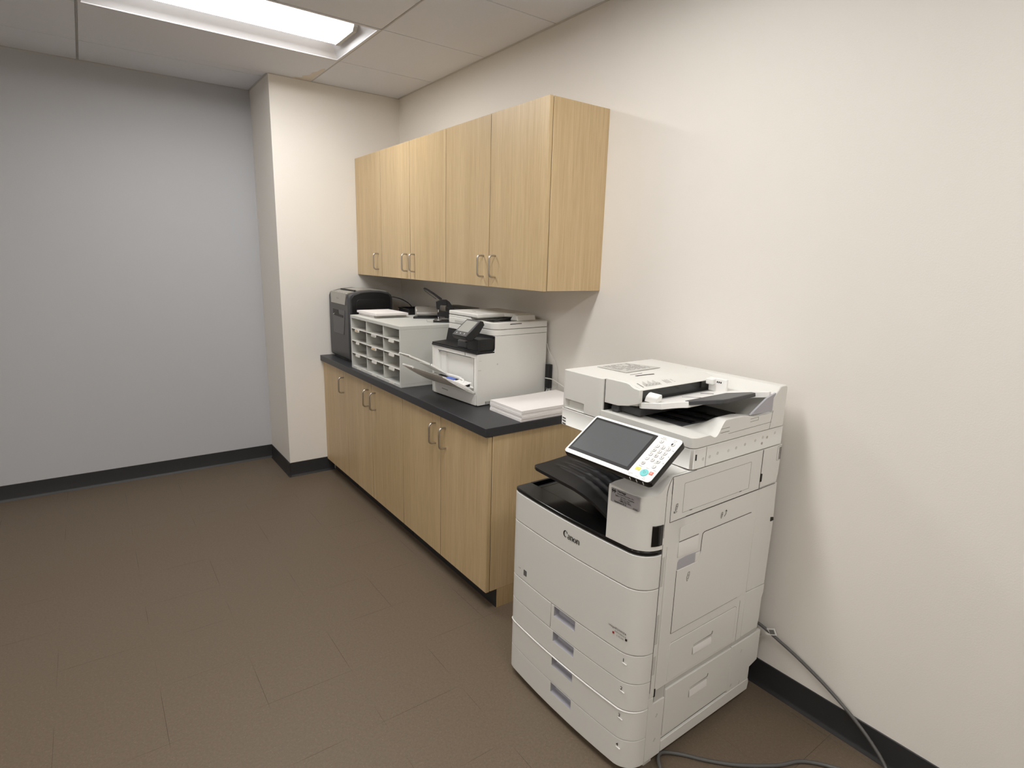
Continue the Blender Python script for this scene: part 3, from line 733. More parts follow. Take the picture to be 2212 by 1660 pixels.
bm = bmesh.new()
for k in range(3): box(bm, .425+k*.007, .429+k*.007, .539, .5405, 1.172, 1.178)
link('size_marks', bm, 'ink', df)
# printed instructions and indicator on top
Q = [(.066, .317), (.061, .476), (.194, .518), (.202, .326)]
bm = bmesh.new(); slab(bm, [(a*1.0, b, 1.1900) for a, b in Q], .0018); ins = link('instruction_label', bm, 'grey', df)
bm = bmesh.new(); rnd = random.Random(3)
for k in range(11):
    t = .06+k*.082; y = .335
    x = .072+.118*t
    while y < .455+.03*t:
        l = rnd.uniform(.006, .02)
        if rnd.random() < .8: box(bm, x-.0012, x+.0018, y, y+l*.75, 1.1900, 1.1903)
        y += l
link('lettering', bm, 'greyink', ins)
link('indicator', PR([(.266, .300), (.2725, .303), (.279, .385), (.272, .388)], 'z', 1.1905, 1.1921), 'seam', df)
link('indicator_line', B(.2435, .2450, .30, .36, 1.1905, 1.1917), 'greyink', df)
bm = bmesh.new(); Xd = Vector((0, 1, 0)); Yd = Vector((-.0585, 0, .015)).normalized()
O_ = Vector((.381, .215, 1.1792))
def mark(u_, v_, a, b):
    p = O_+Xd*u_+Yd*v_; q = [p, p+Xd*a, p+Xd*a+Yd*b, p+Yd*b]
    nrm = Xd.cross(Yd).normalized(); nrm = -nrm if nrm.z < 0 else nrm
    vs = [bm.verts.new(x+nrm*.0007) for x in q]; bm.faces.new(vs)
for k in range(10): mark(.02+k*.008, .006, .0016, .02+.008*(k % 3)); mark(.023+k*.008, .012+.006*(k % 2), .004, .0016)
for k in range(3): mark(.125+k*.010, .008, .0018, .026)
mark(.165, .01, .003, .003); mark(.165, .018, .0015, .014); mark(.003, .006, .004, .03)
link('symbol_strip', bm, 'greyink', df)
# ------------- touch panel
Ap = Vector((math.sin(.047), -math.cos(.047), 0)); Vp = Vector((math.cos(.047), math.sin(.047), 0))
Bp = Vp*math.cos(.567)+Vector((0, 0, math.sin(.567))); Np = Ap.cross(Bp)
Mp = Matrix((Ap, Bp, Np)).transposed().to_4x4(); Mp.translation = Vector((-.769, -2.818, 1.011))
bm = bmesh.new(); prism(bm, rrect(-.0175, .3125, -.0265, .1465, .013, 6), 'z', -.024, -.0012)
pan = link('control_panel', bm, 'gloss', cp, bevel=.006, seg=3, ang=40)
pan.matrix_local = cp.matrix_basis.inverted() @ Mp
bm = bmesh.new(); prism(bm, rrect(-.0160, .3110, -.0250, .1450, .012, 6), 'z', -.002, .0)
link('panel_face', bm, 'white2', pan, bevel=.0006, seg=1)
link('screen_bezel', PR(rrect(-.0085, .2305, -.0110, .1360, .0015), 'z', 0, .0006), 'black', pan)
link('touch_screen', B(-.0008, .2185, -.0006, .1276, .0004, .0009), 'screen', pan)
def pt(s, size, a, b, al='CENTER', m='greyink', bold=0):
    return text('lettering', s, size, m, pan, (a, b, .0004), (1,0,0), (0,1,0), al, bold)
def key(a, b, r=.0062):
    bm = bmesh.new(); cyl(bm, (a, b, 0), 'z', r, .0012, 22); k = link('button', bm, 'greyink', pan)
    bm = bmesh.new(); cyl(bm, (a, b, .0006), 'z', r-.0006, .0010, 22); link('button_top', bm, 'white2', k)
    return k
kx = (.2522, .2707, .2893); kyy = (.1004, .0835, .0664, .0492)
for r_, row in enumerate(('123', '456', '789', '*0#')):
    for c_, ch in enumerate(row):
        k = key(kx[c_], kyy[r_]); text('digit', ch, .0095, 'ink', k, (kx[c_], kyy[r_]-.0033-(.002 if ch == '*' else 0), .0018), (1,0,0), (0,1,0), 'CENTER')
        if ch in '23456789*':
            nm = {'2':'ABC','3':'DEF','4':'GHI','5':'JKL','6':'MNO','7':'PQRS','8':'TUV','9':'WXYZ','*':''}[ch]
            if nm: pt(nm, .0034, kx[c_]-.004, kyy[r_]+.0072)
for a, b, s in ((.2522, .0303, 'ID'), (.2890, .0297, 'C'), (.2532, .1197, '\u00a4'), (.2907, .1202, '\u00a4')):
    k = key(a, b); text('digit', s, .0075, 'ink', k, (a, b-.0027, .0018), (1,0,0), (0,1,0), 'CENTER')
link('energy_crescent', PR([(.2907+.0045*math.cos(t), .1202+.0045*math.sin(t)) for t in lin(1.6, 4.7, 8)], 'z', .0014, .0019), 'ink', pan)
pt('Settings/', .0042, .253, .1340); pt('Registration', .0042, .253, .1290); pt('Energy', .0042, .290, .1345); pt('Saver', .0042, .290, .1295)
pt('Clear', .0044, .284, .0400); pt('Reset', .0050, .2521, .0165); pt('Start', .0050, .2770, .0162); pt('Stop', .0050, .3000, .0165)
pt('Processing/', .0040, .2405, -.0160); pt('Data', .0040, .2405, -.0205); pt('Error', .0040, .2659, -.0200); pt('Main', .0040, .2894, -.0165); pt('Power', .0040, .2894, -.0210)
b_ = link('reset_button', PR(rrect(.2435, .2595, .0015, .0120, .002), 'z', 0, .0014), 'yellow', pan, bevel=.0004); text('digit', '//', .006, 'greyink', b_, (.2515, .0045, .0016), (1,0,0), (0,1,0), 'CENTER')
bm = bmesh.new(); cyl(bm, (.2774, .0005, 0), 'z', .0122, .0022, 30); b_ = link('start_button', bm, 'cyan', pan, bevel=.0006, ang=40); text('digit', '\u25c7', .009, 'greyink', b_, (.2785, -.0025, .0024), (1,0,0), (0,1,0), 'CENTER')
bm = bmesh.new(); cyl(bm, (.2735, .0055, .002), 'z', .0009, .0006, 8); link('start_light', bm, 'ink', pan)
b_ = link('stop_button', PR(rrect(.2912, .3032, .0000, .0110, .002), 'z', 0, .0014), 'red', pan, bevel=.0004); text('digit', '\u25ce', .007, 'white2', b_, (.2972, .0030, .0016), (1,0,0), (0,1,0), 'CENTER')
bm = bmesh.new(); cyl(bm, (.3062, .0757, 0), 'z', .0024, .0006, 12); cyl(bm, (.3061, .0499, 0), 'z', .0024, .0006, 12); box(bm, .3025, .3085, .0985, .1010, 0, .0006)
link('panel_mark', bm, 'grey', pan)
bm = bmesh.new()
for a in (.2453, .2679, .2907): box(bm, a-.001, a+.001, -.0275, -.0262, -.014, -.004)
link('status_light', bm, 'white2', pan)
bm = bmesh.new(); prism(bm, [(.03, -.07), (.17, -.07), (.17, -.02), (.03, -.02)], 'x', .19, .27)
arm = link('panel_arm', B(.10, .21, .05, .135, -.075, -.022), 'grey', pan, bevel=.004); bpy.data.meshes.new('x')
bm.free()
# ------------- brand lettering on the front
def stroke(bm, pts, ws, y, ox, oz, s):
    """ribbon of varying width in the (x,z) plane"""
    P = [Vector((p[0], p[1])) for p in pts]; L_ = []; R_ = []
    for i, p in enumerate(P):
        t = (P[min(i+1, len(P)-1)]-P[max(0, i-1)]).normalized(); n_ = Vector((-t.y, t.x)); w_ = ws[i]/2
        L_.append(bm.verts.new((ox+s*(p.x+n_.x*w_), y(ox+s*p.x), oz+s*(p.y+n_.y*w_)))); R_.append(bm.verts.new((ox+s*(p.x-n_.x*w_), y(ox+s*p.x), oz+s*(p.y-n_.y*w_))))
    for i in range(len(P)-1): bm.faces.new((L_[i], L_[i+1], R_[i+1], R_[i]))
def arcp(cx, cy, rx, ry, a0, a1, n=12): return [(cx+rx*math.cos(math.radians(a0+(a1-a0)*i/n)), cy+ry*math.sin(math.radians(a0+(a1-a0)*i/n))) for i in range(n+1)]
bm = bmesh.new(); yl = lambda x: fy(x)-.0014; S_ = .0208; ox, oz = .2875, .6925
def wv(a, b, n=12): return [a+(b-a)*math.sin(math.pi*i/n) for i in range(n+1)]
stroke(bm, arcp(.55, .62, .42, .50, 62, 300), wv(.05, .26), yl, ox, oz, S_)                  # C
stroke(bm, [(.66, 1.06), (.80, .98), (.88, .84), (.89, .72)], [.06, .17, .16, .03], yl, ox, oz, S_)
def let_n(o):
    stroke(bm, [(o+.12, .72), (o+.12, 0)], [.17, .17], yl, ox, oz, S_); stroke(bm, [(o-.02, .62), (o+.14, .74)], [.03, .10], yl, ox, oz, S_)
    stroke(bm, [(o+.18, .52), (o+.34, .68), (o+.47, .66), (o+.52, .5), (o+.52, 0)], [.05, .10, .17, .18, .18], yl, ox, oz, S_)
stroke(bm, [(1.07, .58), (1.2, .70), (1.36, .66), (1.42, .5), (1.42, .08), (1.52, .02)], [.12, .10, .15, .17, .16, .04], yl, ox, oz, S_)
stroke(bm, arcp(1.24, .20, .17, .19, 60, 330), wv(.04, .15), yl, ox, oz, S_)
let_n(1.60); stroke(bm, arcp(2.62, .35, .25, .30, 0, 360, 20), [.04+.17*abs(math.cos(math.pi*i/10)) for i in range(21)], yl, ox, oz, S_); let_n(3.0)
link('brand_lettering', bm, 'ink', ft)
def ftxt(s, size, x, z, al='RIGHT', m='ink', bold=0, sp=1.0, n='lettering', par=fd):
    return text(n, s, size, m, par, (x, fy(x-.03)-.0016, z), (1, .045, 0), (0, 0, 1), al, bold, sp)
ftxt('imageRUNNER', .0092, .5720, .4905, sp=1.25, bold=.0001); ftxt('ADVANCE', .0080, .5720, .4805, sp=1.3); ftxt('C3530i', .0078, .5635, .4705, sp=1.25)
link('lettering', B(.5185, .5245, fy(.52)-.0016, fy(.52)+.002, .4705, .4765), 'redink', fd); link('lettering', B(.566, .5715, fy(.568)-.0010, fy(.568)+.002, .4700, .4755), 'ink', fd)
link('energy_mark', B(.0790, .0965, fy(.08)-.0010, fy(.08)+.003, .4490, .4700), 'ink', fd)
bm = bmesh.new()
for k in range(4): box(bm, .082, .094, fy(.08)-.0014, fy(.08)-.0010, .4525+k*.0045, .4533+k*.0045)
link('lettering', bm, 'grey', fd)
text('lettering', 'c MFP', .0065, 'greyink', fd, (.0440, fy(.05)-.0008, .4625), (1, -.04, 0), (0, 0, 1))
for x in (.06, CW-.06):
    for y in (.08, .58):
        bm = bmesh.new(); cyl(bm, (x-.01, y, .0175), 'x', .0172, .02, 16); link('caster', bm, 'black', cp, smooth=True)
bm = bmesh.new(); prism(bm, rrect(.575, .60, .09, .13, .004), 'z', 0.0, .03); link('levelling_foot', bm, 'white', cp)

# power cord from the copier's back, along the wall, down to the floor and round in front
pts = [(-.085, -3.075, .30), (-.062, -3.082, .285), (-.035, -3.095, .268), (-.02, -3.15, .240), (-.012, -3.24, .203), (-.012, -3.36, .150), (-.022, -3.48, .085), (-.04, -3.56, .022), (-.09, -3.56, .008), (-.15, -3.46, .0065), (-.215, -3.385, .0065),
       (-.30, -3.345, .0065), (-.40, -3.275, .0065), (-.47, -3.205, .0065), (-.515, -3.148, .0065), (-.553, -3.115, .010), (-.585, -3.108, .018), (-.612, -3.125, .020), (-.635, -3.165, .012), (-.655, -3.24, .0065), (-.70, -3.36, .0065), (-.85, -3.5, .0065)]
bm = bmesh.new(); tube(bm, spline(pts, 8), .0058, 10)
pc_ = link('power_cord', bm, 'cord', smooth=True, ang=70)
pc_.parent = cp; pc_.matrix_parent_inverse = cp.matrix_basis.inverted()
bm = bmesh.new(); tube(bm, [(-.10, -3.066, .325), (-.085, -3.073, .305), (-.066, -3.081, .288)], .0115, 10); link('plug', bm, 'black', pc_, smooth=True)
bm = bmesh.new(); box(bm, -.0015, .0015, -.03, .012, -.012, .012); o = link('cord_tag', bm, 'white2', pc_); o.location = (-.0275, -3.125, .252); o.rotation_euler = (math.radians(-28), 0, 0)
bm = bmesh.new(); box(bm, -.0022, -.0014, -.026, -.006, -.008, .008); q = link('tag_print', bm, 'greyink', o)

# ------------------------------------------------------------------ desktop printer on the counter
pr = root('desktop_printer', 'white desktop laser printer with tilted screen and front tray hanging open', 'printer', (-.4969, -1.4112, ZC), FR(.0685))
PW, PD = .3975, .4464; z_ = lambda a: a-ZC
sidep = [(.0, .008), (.004, .004), (PD-.004, .004), (PD, .012), (PD, z_(1.206)), (.1035, z_(1.206)), (.1035, z_(1.146)), (.0975, z_(1.136)), (.086, z_(1.1305)), (.0, z_(1.1235))]
for xa, xb_ in ((0, .010), (PW-.010, PW)): link('side_panel', PR(sidep, 'x', xa, xb_), 'white', pr, bevel=.0012, ang=30)
link('inner_body', PR([(.060, .006), (PD-.001, .006), (PD-.001, z_(1.206)), (.106, z_(1.206)), (.106, z_(1.123)), (.060, z_(1.123))], 'x', .010, PW-.010), 'white', pr)
bm = bmesh.new(); prism(bm, rrect(.0105, PW-.0108, -.0010, .0285*2, .005, 4), 'z', .003, .058)
dr = link('paper_drawer', bm, 'white', pr, bevel=.003, ang=30)
link('drawer_handle', PR([(.094, .016), (.148, .014), (.150, .036), (.094, .038)], 'y', -.0008, .003), 'grey', dr, bevel=.001)
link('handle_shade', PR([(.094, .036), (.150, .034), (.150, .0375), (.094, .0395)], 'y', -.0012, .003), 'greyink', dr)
# frame round the open front
bm = bmesh.new(); box(bm, .010, .052, .004, .060, .060, z_(1.123)); link('front_frame', bm, 'white2', pr, bevel=.001)
bm = bmesh.new(); box(bm, .052, PW-.010, .003, .055, z_(1.1045), z_(1.123)); link('front_frame', bm, 'white2', pr, bevel=.001)
bm = bmesh.new(); box(bm, .366, PW-.010, .003, .060, .060, z_(1.1045)); link('front_frame', bm, 'white2', pr, bevel=.001)
bm = bmesh.new(); box(bm, .36, .366, .006, .05, .075, z_(1.103)); box(bm, .052, .34, .0025, .006, z_(1.1025), z_(1.1045)); link('frame_seam', bm, 'seam', pr)
bm = bmesh.new(); box(bm, .052, .362, .030, .06, .060, z_(1.1045)); box(bm, .052, .362, .012, .031, .058, .066); box(bm, .052, .100, .018, .031, .066, z_(1.1045)); box(bm, .30, .362, .018, .031, .075, .082)
link('tray_well', bm, 'white2', pr, bevel=.002)
bm = bmesh.new(); box(bm, .06, .068, .0035, .0055, z_(1.094), z_(1.099)); box(bm, .290, .294, .0022, .006, z_(1.108), z_(1.122)); link('frame_mark', bm, 'greyink', pr)
# black recess under the scanner
bm = bmesh.new(); prism(bm, rrect(-.002, PW+.0008, -.006, .1035, .010, 4, (1,1,0,0)), 'z', z_(1.1245), z_(1.134)); link('front_ledge', bm, 'black', pr, bevel=.003, ang=30)
bm = bmesh.new(); prism(bm, [(-.0, z_(1.134)), (.086, z_(1.1315)), (.0975, z_(1.137)), (.1035, z_(1.147)), (.1035, z_(1.206)), (.100, z_(1.206)), (.086, z_(1.145)), (.0, z_(1.140))], 'x', .001, PW+.0006)
link('recess_wall', bm, 'black', pr)
bm = bmesh.new(); prism(bm, rrect(.30, PW+.0006, .004, .103, .012, 4, (1,1,0,0)), 'z', z_(1.134), z_(1.196)); link('panel_base', bm, 'black', pr, bevel=.003, ang=30)
bm = bmesh.new(); prism(bm, rrect(.205, .30, .012, .10, .016, 4, (1,1,0,0)), 'z', z_(1.136), z_(1.176)); link('panel_neck', bm, 'darkgrey', pr, bevel=.008, seg=3, ang=30)
# tilted screen
Ab = Vector((1, 0, 0)); tl_ = .669; Bb = Vector((0, math.cos(tl_), math.sin(tl_))); Nb = Ab.cross(Bb)
Ms = Matrix((Ab, Bb, Nb)).transposed().to_4x4(); Ms.translation = Vector((.258, -.052, z_(1.21)))
sw_, sh_ = .112, .114
bm = bmesh.new(); prism(bm, [(0, 0), (sh_, 0), (sh_+.010, -.012), (sh_+.006, -.030), (.06, -.045), (.012, -.040), (-.004, -.018)], 'x', 0, sw_)
sp_ = link('screen_panel', bm, 'black', pr, bevel=.003, ang=30); sp_.matrix_local = Ms
link('screen_glass', B(.0015, sw_-.0015, .002, sh_-.001, -.0005, .0008), 'darkgrey', sp_, bevel=.0005, seg=1)
link('screen', B(.010, sw_-.012, .030, sh_-.010, .0006, .0012), 'screen2', sp_)
bm = bmesh.new()
for a in (.02, .05, .082): box(bm, a, a+.006, .014, .021, .0008, .0012)
link('soft_key', bm, 'grey', sp_)
# scanner and its feeder lid
pfs = [(0, .112), (.0008, .105), (.005, .1012), (.012, .100), (.10, .0985), (.25, .0985), (.33, .0975)]
for i in range(1, 9):
    a = math.pi/2*i/8; pfs.append((.352+.0455*math.sin(a), .0975+.05*(1-math.cos(a))))
sc_ = link('scanner', wrap(pfs, [z_(1.2075), z_(1.2345)], back=PD), 'white', pr, bevel=.0015, ang=30)
link('scanner_top', wrap(pfs, [z_(1.2365), z_(1.268)], back=PD), 'white', pr, bevel=.003, ang=30)
link('scanner_joint', B(.004, PW-.004, .15, PD-.004, z_(1.200), z_(1.24)), 'seam', pr)
link('scanner_grip', PR([(.065, z_(1.2435)), (.155, z_(1.2415)), (.155, z_(1.2545)), (.065, z_(1.2565))], 'y', .0975, .102), 'grey', sc_)
bm = bmesh.new(); prism(bm, [(.195, z_(1.258)), (.272, z_(1.2595)), (.270, z_(1.2625)), (.198, z_(1.262))], 'x', PW-.001, PW+.0006); link('grip_slot', bm, 'seam', sc_)
bm = hf(lin(.265, .352, 5), lin(.128, .30, 6), lambda x, y: z_(1.2692), z_(1.267)); link('feeder_output_tray', bm, 'gloss', pr)
bm = bmesh.new(); box(bm, .30, .345, .17, .19, z_(1.269), z_(1.2705)); link('tray_mark', bm, 'darkgrey', pr)
link('feeder_lower', B(.002, .20, .102, .42, z_(1.268), z_(1.2785)), 'white', pr, bevel=.003)
lid = [(.0, .103), (.259, .0985), (.262, .125), (.262, .27), (.325, .30), (.325, .42), (.0, .43)]
bm = bmesh.new(); prism(bm, lid, 'z', z_(1.2805), z_(1.3015)); link('feeder_lid', bm, 'white', pr, bevel=.006, seg=3, ang=30)
link('lid_joint', B(.004, .20, .106, .40, z_(1.276), z_(1.283)), 'seam', pr)
bm = bmesh.new(); prism(bm, [(.30, z_(1.268)), (.36, z_(1.268)), (.352, z_(1.296)), (.325, z_(1.299))], 'y', .275, .40); link('feeder_hump', bm, 'white', pr, bevel=.004, ang=30)
bm = bmesh.new(); prism(bm, [(.118, .170), (.15, .166), (.152, .170), (.12, .174)], 'z', z_(1.3014), z_(1.302)); link('lid_mark', bm, 'greyink', pr)
bm = bmesh.new()
for k in range(5): box(bm, PW-.001, PW+.0006, .050+k*.0065, .0525+k*.0065, .006, .020)
link('vent', bm, 'ink', pr)
bm = bmesh.new(); box(bm, PW-.001, PW+.0006, .010, .024, z_(1.0925), z_(1.0945)); box(bm, PW-.001, PW+.0008, .004, .022, z_(1.046), z_(1.049)); cyl(bm, (PW-.001, .122, z_(1.069)), 'x', .004, .0014, 12); link('side_mark', bm, 'grey', pr)
# open front tray
def tri(x, s_, al, up_=0): a = math.radians(al); return (x, -s_*math.cos(a)-up_*math.sin(a), .066+s_*math.sin(a)+up_*math.cos(a))
bm = bmesh.new(); n = 9
prof = [(.0, .0), (.02, -.010), (.06, -.014), (.12, -.012), (.17, -.004), (.205, .006)]
T1 = [[bm.verts.new(tri(x, a, 27, b)) for a, b in prof] for x in (.018, .382)]; T2 = [[bm.verts.new(tri(x, a, 27, b+.006)) for a, b in prof] for x in (.018, .382)]
for i in range(len(prof)-1):
    bm.faces.new((T1[0][i], T1[0][i+1], T1[1][i+1], T1[1][i])); bm.faces.new((T2[0][i], T2[1][i], T2[1][i+1], T2[0][i+1]))
    for k in (0, 1): bm.faces.new((T1[k][i], T2[k][i], T2[k][i+1], T1[k][i+1]))
for i in (0, -1): bm.faces.new((T1[0][i], T1[1][i], T2[1][i], T2[0][i]))
ftr = link('front_tray', bm, 'white', pr, bevel=.002, ang=40)
for xa in (.018, .374): 
    bm = bmesh.new(); A_ = [tri(xa, a, 27, b) for a, b in ((.0, .004), (.05, .020), (.12, .018), (.205, .010), (.205, .002), (.0, -.002))]
    va = [bm.verts.new(p) for p in A_]; vb = [bm.verts.new((p[0]+.008, p[1], p[2])) for p in A_]
    bm.faces.new(va); bm.faces.new(vb[::-1])
    for i in range(len(va)): bm.faces.new((va[i], va[(i+1) % len(va)], vb[(i+1) % len(va)], vb[i]))
    link('tray_rail', bm, 'white2', ftr, bevel=.001)
bm = bmesh.new()
def tslab(x0, x1, s0, s1, al, u0, u1, th=.004):
    v = [bm.verts.new(tri(x, s_, al, (u0 if s_ == s0 else u1)+d)) for d in (0, th) for x, s_ in ((x0, s0), (x1, s0), (x1, s1), (x0, s1))]
    for f in ((0,1,2,3),(7,6,5,4),(0,4,5,1),(1,5,6,2),(2,6,7,3),(3,7,4,0)): bm.faces.new([v[i] for i in f])
def pslab(bm, x0, x1, a, b, t=.003):
    slab(bm, [(x0, a[0], z_(a[1])), (x1, a[0], z_(a[1])), (x1, b[0], z_(b[1])), (x0, b[0], z_(b[1]))], t)
pslab(bm, .032, .150, (-.004, .992), (-.098, 1.046)); pslab(bm, .032, .135, (-.101, 1.050), (-.212, 1.101))
link('tray_extension', bm, 'white', ftr, bevel=.001)
bm = bmesh.new()
for x0_, x1_ in ((.028, .034), (.146, .152)): pslab(bm, x0_, x1_, (-.004, .998), (-.098, 1.053), .010)
for x0_, x1_ in ((.028, .034), (.131, .137)): pslab(bm, x0_, x1_, (-.098, 1.053), (-.212, 1.104), .008)
pslab(bm, .034, .135, (-.204, 1.101), (-.212, 1.105), .005)
link('extension_frame', bm, 'white2', ftr, bevel=.001)
bm = bmesh.new(); tube(bm, [tri(.030, .207, 27, .012), tri(.125, .207, 27, .012)], .0055, 8); link('tray_lip', bm, 'white2', ftr, smooth=True)
bm = bmesh.new(); pslab(bm, .05, .13, (-.02, 1.0035), (-.085, 1.0415), .001); link('tray_slot', bm, 'greyink', ftr)
bm = bmesh.new(); pslab(bm, .040, .36, (-.004, .984), (-.060, .976), .004); link('inner_tray', bm, 'white2', ftr, bevel=.001)
bm = bmesh.new(); pslab(bm, .10, .262, (-.012, .9845), (-.028, .9822), .001); link('tray_well_slot', bm, 'ink', ftr)
bm = bmesh.new(); pslab(bm, .185, .250, (-.020, .988), (-.036, .984), .005); link('paper_guide_tab', bm, 'blue', ftr, bevel=.001)
bm = bmesh.new(); box(bm, .028, .27, -.012, -.001, z_(.984), z_(.997)); link('tray_crossbar', bm, 'white2', ftr, bevel=.002)
bm = bmesh.new(); tube(bm, [(.27, -.008, z_(.990)), (.300, -.012, z_(.989)), (.318, -.022, z_(.984)), (.312, -.036, z_(.978)), (.285, -.045, z_(.980))], .0045, 8); link('tray_bracket', bm, 'white2', ftr, smooth=True)
bm = bmesh.new(); box(bm, .330, .347, -.022, -.006, z_(.962), z_(.9815)); link('bracket_hole', bm, 'ink', ftr)

# power strip and cables behind the printer
bm = bmesh.new(); prism(bm, rrect(-.03, -.004, -1.810, -1.781, .004), 'z', .915, 1.04)
ps = link('power_adapter', bm, 'black', bevel=.002); tag(ps, 'black power adapter on the wall behind the desktop printer', 'adapter')
for k in range(3):
    bm = bmesh.new()
    tube(bm, spline([(-.015, -1.787-.008*k, .914), (-.019, -1.789-.009*k, .905), (-.032+.003*k, -1.797-.008*k, .892), (-.036+.004*k, -1.803-.004*k, ZC+.004)], 6), .0024, 8)
    wc = link('cable', bm, 'whitecord', smooth=True, ang=70); tag(wc, 'white cable hanging under the black power adapter', 'cable', 'white cables under the adapter')
bm = bmesh.new(); tube(bm, spline([(-.030, -1.787, 1.15), (-.024, -1.800, 1.11), (-.010, -1.835, 1.06), (-.0035, -1.852, 1.02), (-.004, -1.854, .97), (-.008, -1.853, .92)], 6), .0016, 8)
wc = link('cable', bm, 'whitecord', smooth=True, ang=70); tag(wc, 'thin white wire curving down the wall past the black power adapter', 'cable')
bm = bmesh.new(); tube(bm, spline([(-.036, -1.792, .968), (-.034, -1.812, .969), (-.022, -1.84, .965), (-.02, -1.92, .944), (-.02, -1.99, .93), (-.03, -2.06, .925)], 8), .0030, 8)
wc = link('cable', bm, 'whitecord', smooth=True, ang=70); tag(wc, 'white cable arching over the paper stack beside the copier', 'cable')

# paper stacks
def ream(name, x0, x1, y0, y1, z0, h, label, rz=0, grp=None, par=None, curl=0, loc=(0,0,0)):
    bm = bmesh.new(); xs_ = lin(x0, x1, 9); ys_ = lin(y0, y1, 7)
    bm = hf(xs_, ys_, lambda x, y: z0+h+curl*ss(.4, 1, (x-x0)/(x1-x0))*ss(.2, 1, (y-y0)/(y1-y0)), z0)
    o = link(name, bm, 'paper', smooth=True, ang=30); o.location = loc; o.rotation_euler = (0, 0, rz); tag(o, label, 'paper', grp); return o
hh = [.0125, .0115, .012, .014]; z0 = ZC+.0003
names_ = ['bottom', 'second from the bottom', 'third from the bottom', 'topmost']
for k in range(4):
    dx = (-.0015, .001, -.001, .0015)[k]; dy = (.001, -.002, .0015, 0)[k]
    ream('paper_stack', -.445+dx*.8, -.040+dx*.5, -2.132+dy*.6, -1.885+dy*.5, z0, hh[k]-.0007, 'white paper stack on the counter beside the copier, %s of its pile' % names_[k], rz=0, grp='paper piled on the counter end', curl=.004 if k == 3 else 0)
    z0 += hh[k]

# ------------------------------------------------------------------ literature sorter
so = root('paper_sorter', 'light grey twelve-slot paper sorter standing on the counter', 'sorter', (-.6121, -.5483, ZC), FR(.01))
SW, SD, SH = .7045, .58, .335
bm = bmesh.new(); box(bm, 0, SW, 0, SD, SH-.018, SH); top_ = link('top_panel', bm, 'sorter', so, bevel=.001)
for xa in (.0, SW-.014): link('side_panel', B(xa, xa+.014, .001, SD-.001, .0165, SH-.0185), 'sorter', so, bevel=.0008)
link('base_panel', B(0, SW, .001, SD-.001, 0, .0160), 'sorter', so, bevel=.0008)
link('back_panel', B(.014, SW-.014, SD-.01, SD-.004, .017, SH-.019), 'card', so)
for xa in (.237, .4765): link('divider', B(xa, xa+.010, .004, SD-.012, .0165, SH-.0185), 'sorter', so, bevel=.0006)
cols_ = [(.014, .237), (.247, .4765), (.4865, SW-.014)]
shz = [.253, .176, .0975]
for r_, zz in enumerate(shz):
    for c_, (xa, xb_) in enumerate(cols_):
        s = link('shelf', B(xa+.0006, xb_-.0006, .006, .33, zz-.002, zz+.0015), 'card', so)
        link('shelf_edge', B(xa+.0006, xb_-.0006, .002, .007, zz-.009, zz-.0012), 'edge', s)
        link('edge_strip', B(xa+.0006, xb_-.0006, .0015, .0075, zz-.0012, zz+.0018), 'white2', s)
        xo = (xa+.060, xa+.078, xa+.075)[c_]+(.012 if (r_, c_) == (1, 0) else 0)
        m_ = 'tabtan' if (r_, c_) in ((0, 0), (1, 1)) else 'tabwhite'
        w__ = .046 if (r_, c_) == (1, 0) else .064
        t_ = link('label_tab', PR(rrect(xo, xo+w__, zz-.0165, zz-.0030, .003), 'y', -.0025, .0018), 'tabwhite', s)
        if m_ == 'tabtan' or (r_, c_) == (0, 1): link('tab_print', B(xo+.010, xo+w__-.010, -.0032, -.0024, zz-.0125, zz-.0065), 'tabtan' if m_ == 'tabtan' else 'grey', t_)
for c_, (xa, xb_) in enumerate(cols_): link('base_label', B(xa+.07, xa+.135, .0, .002, .003, .0125), 'tabwhite', so)
def on_sorter(x0, x1, y0, y1, h, z0, label, rz, nm='paper_stack', grp='paper on top of the sorter'):
    cx, cy = (x0+x1)/2, (y0+y1)/2
    bm = hf(lin(x0-cx, x1-cx, 5), lin(y0-cy, y1-cy, 5), lambda x, y: h, 0)
    o = link(nm, bm, 'paper'); c_, s_ = math.cos(.01), math.sin(.01)
    wx = -.6121+cx*s_+cy*c_; wy = -.5483-cx*c_+cy*s_
    o.location = (wx, wy, z0); o.rotation_euler = (0, 0, FR(.01)+rz); return tag(o, label, 'paper', grp)
zS = ZC+SH+.0003
on_sorter(.004, .236, .056, .272, .0155, zS, 'white paper stack lying directly on top of the grey sorter', 0)
on_sorter(.008, .284, .044, .258, .0125, zS+.0160, 'upper white paper stack, shifted on the one below, on the grey sorter', .02)

# ------------------------------------------------------------------ shredder
sd = root('paper_shredder', 'tall black paper shredder with silver top panel in the corner of the counter', 'shredder', (-.57, -.085, ZC), FR(0))
xa, xb_ = -.052, .322
side = [(.006, .012), (.002, .03), (.0, .10), (.0, .425), (.008, .448), (.03, .458), (.09, .472), (.16, .4775), (.23, .472), (.285, .460), (.305, .446), (.312, .42), (.312, .03), (.30, .010)]
bm = bmesh.new(); prism(bm, side, 'x', xa, xb_); link('body', bm, 'darkgrey', sd, bevel=.012, seg=3, ang=50)
bm = bmesh.new(); prism(bm, [(a*1.0, b) for a, b in side], 'x', xb_-.006, xb_+.004)
link('side_shell', PR([(.03, .03), (.02, .42), (.035, .445), (.09, .462), (.16, .467), (.23, .462), (.28, .450), (.296, .43), (.296, .03)], 'x', xb_-.004, xb_+.0035), 'black', sd, bevel=.006, seg=2, ang=30)
bm.free()
link('side_inset', PR(rrect(.055, .255, .06, .418, .022, 5), 'x', xb_+.002, xb_+.0055), 'black', sd, bevel=.003, ang=30)
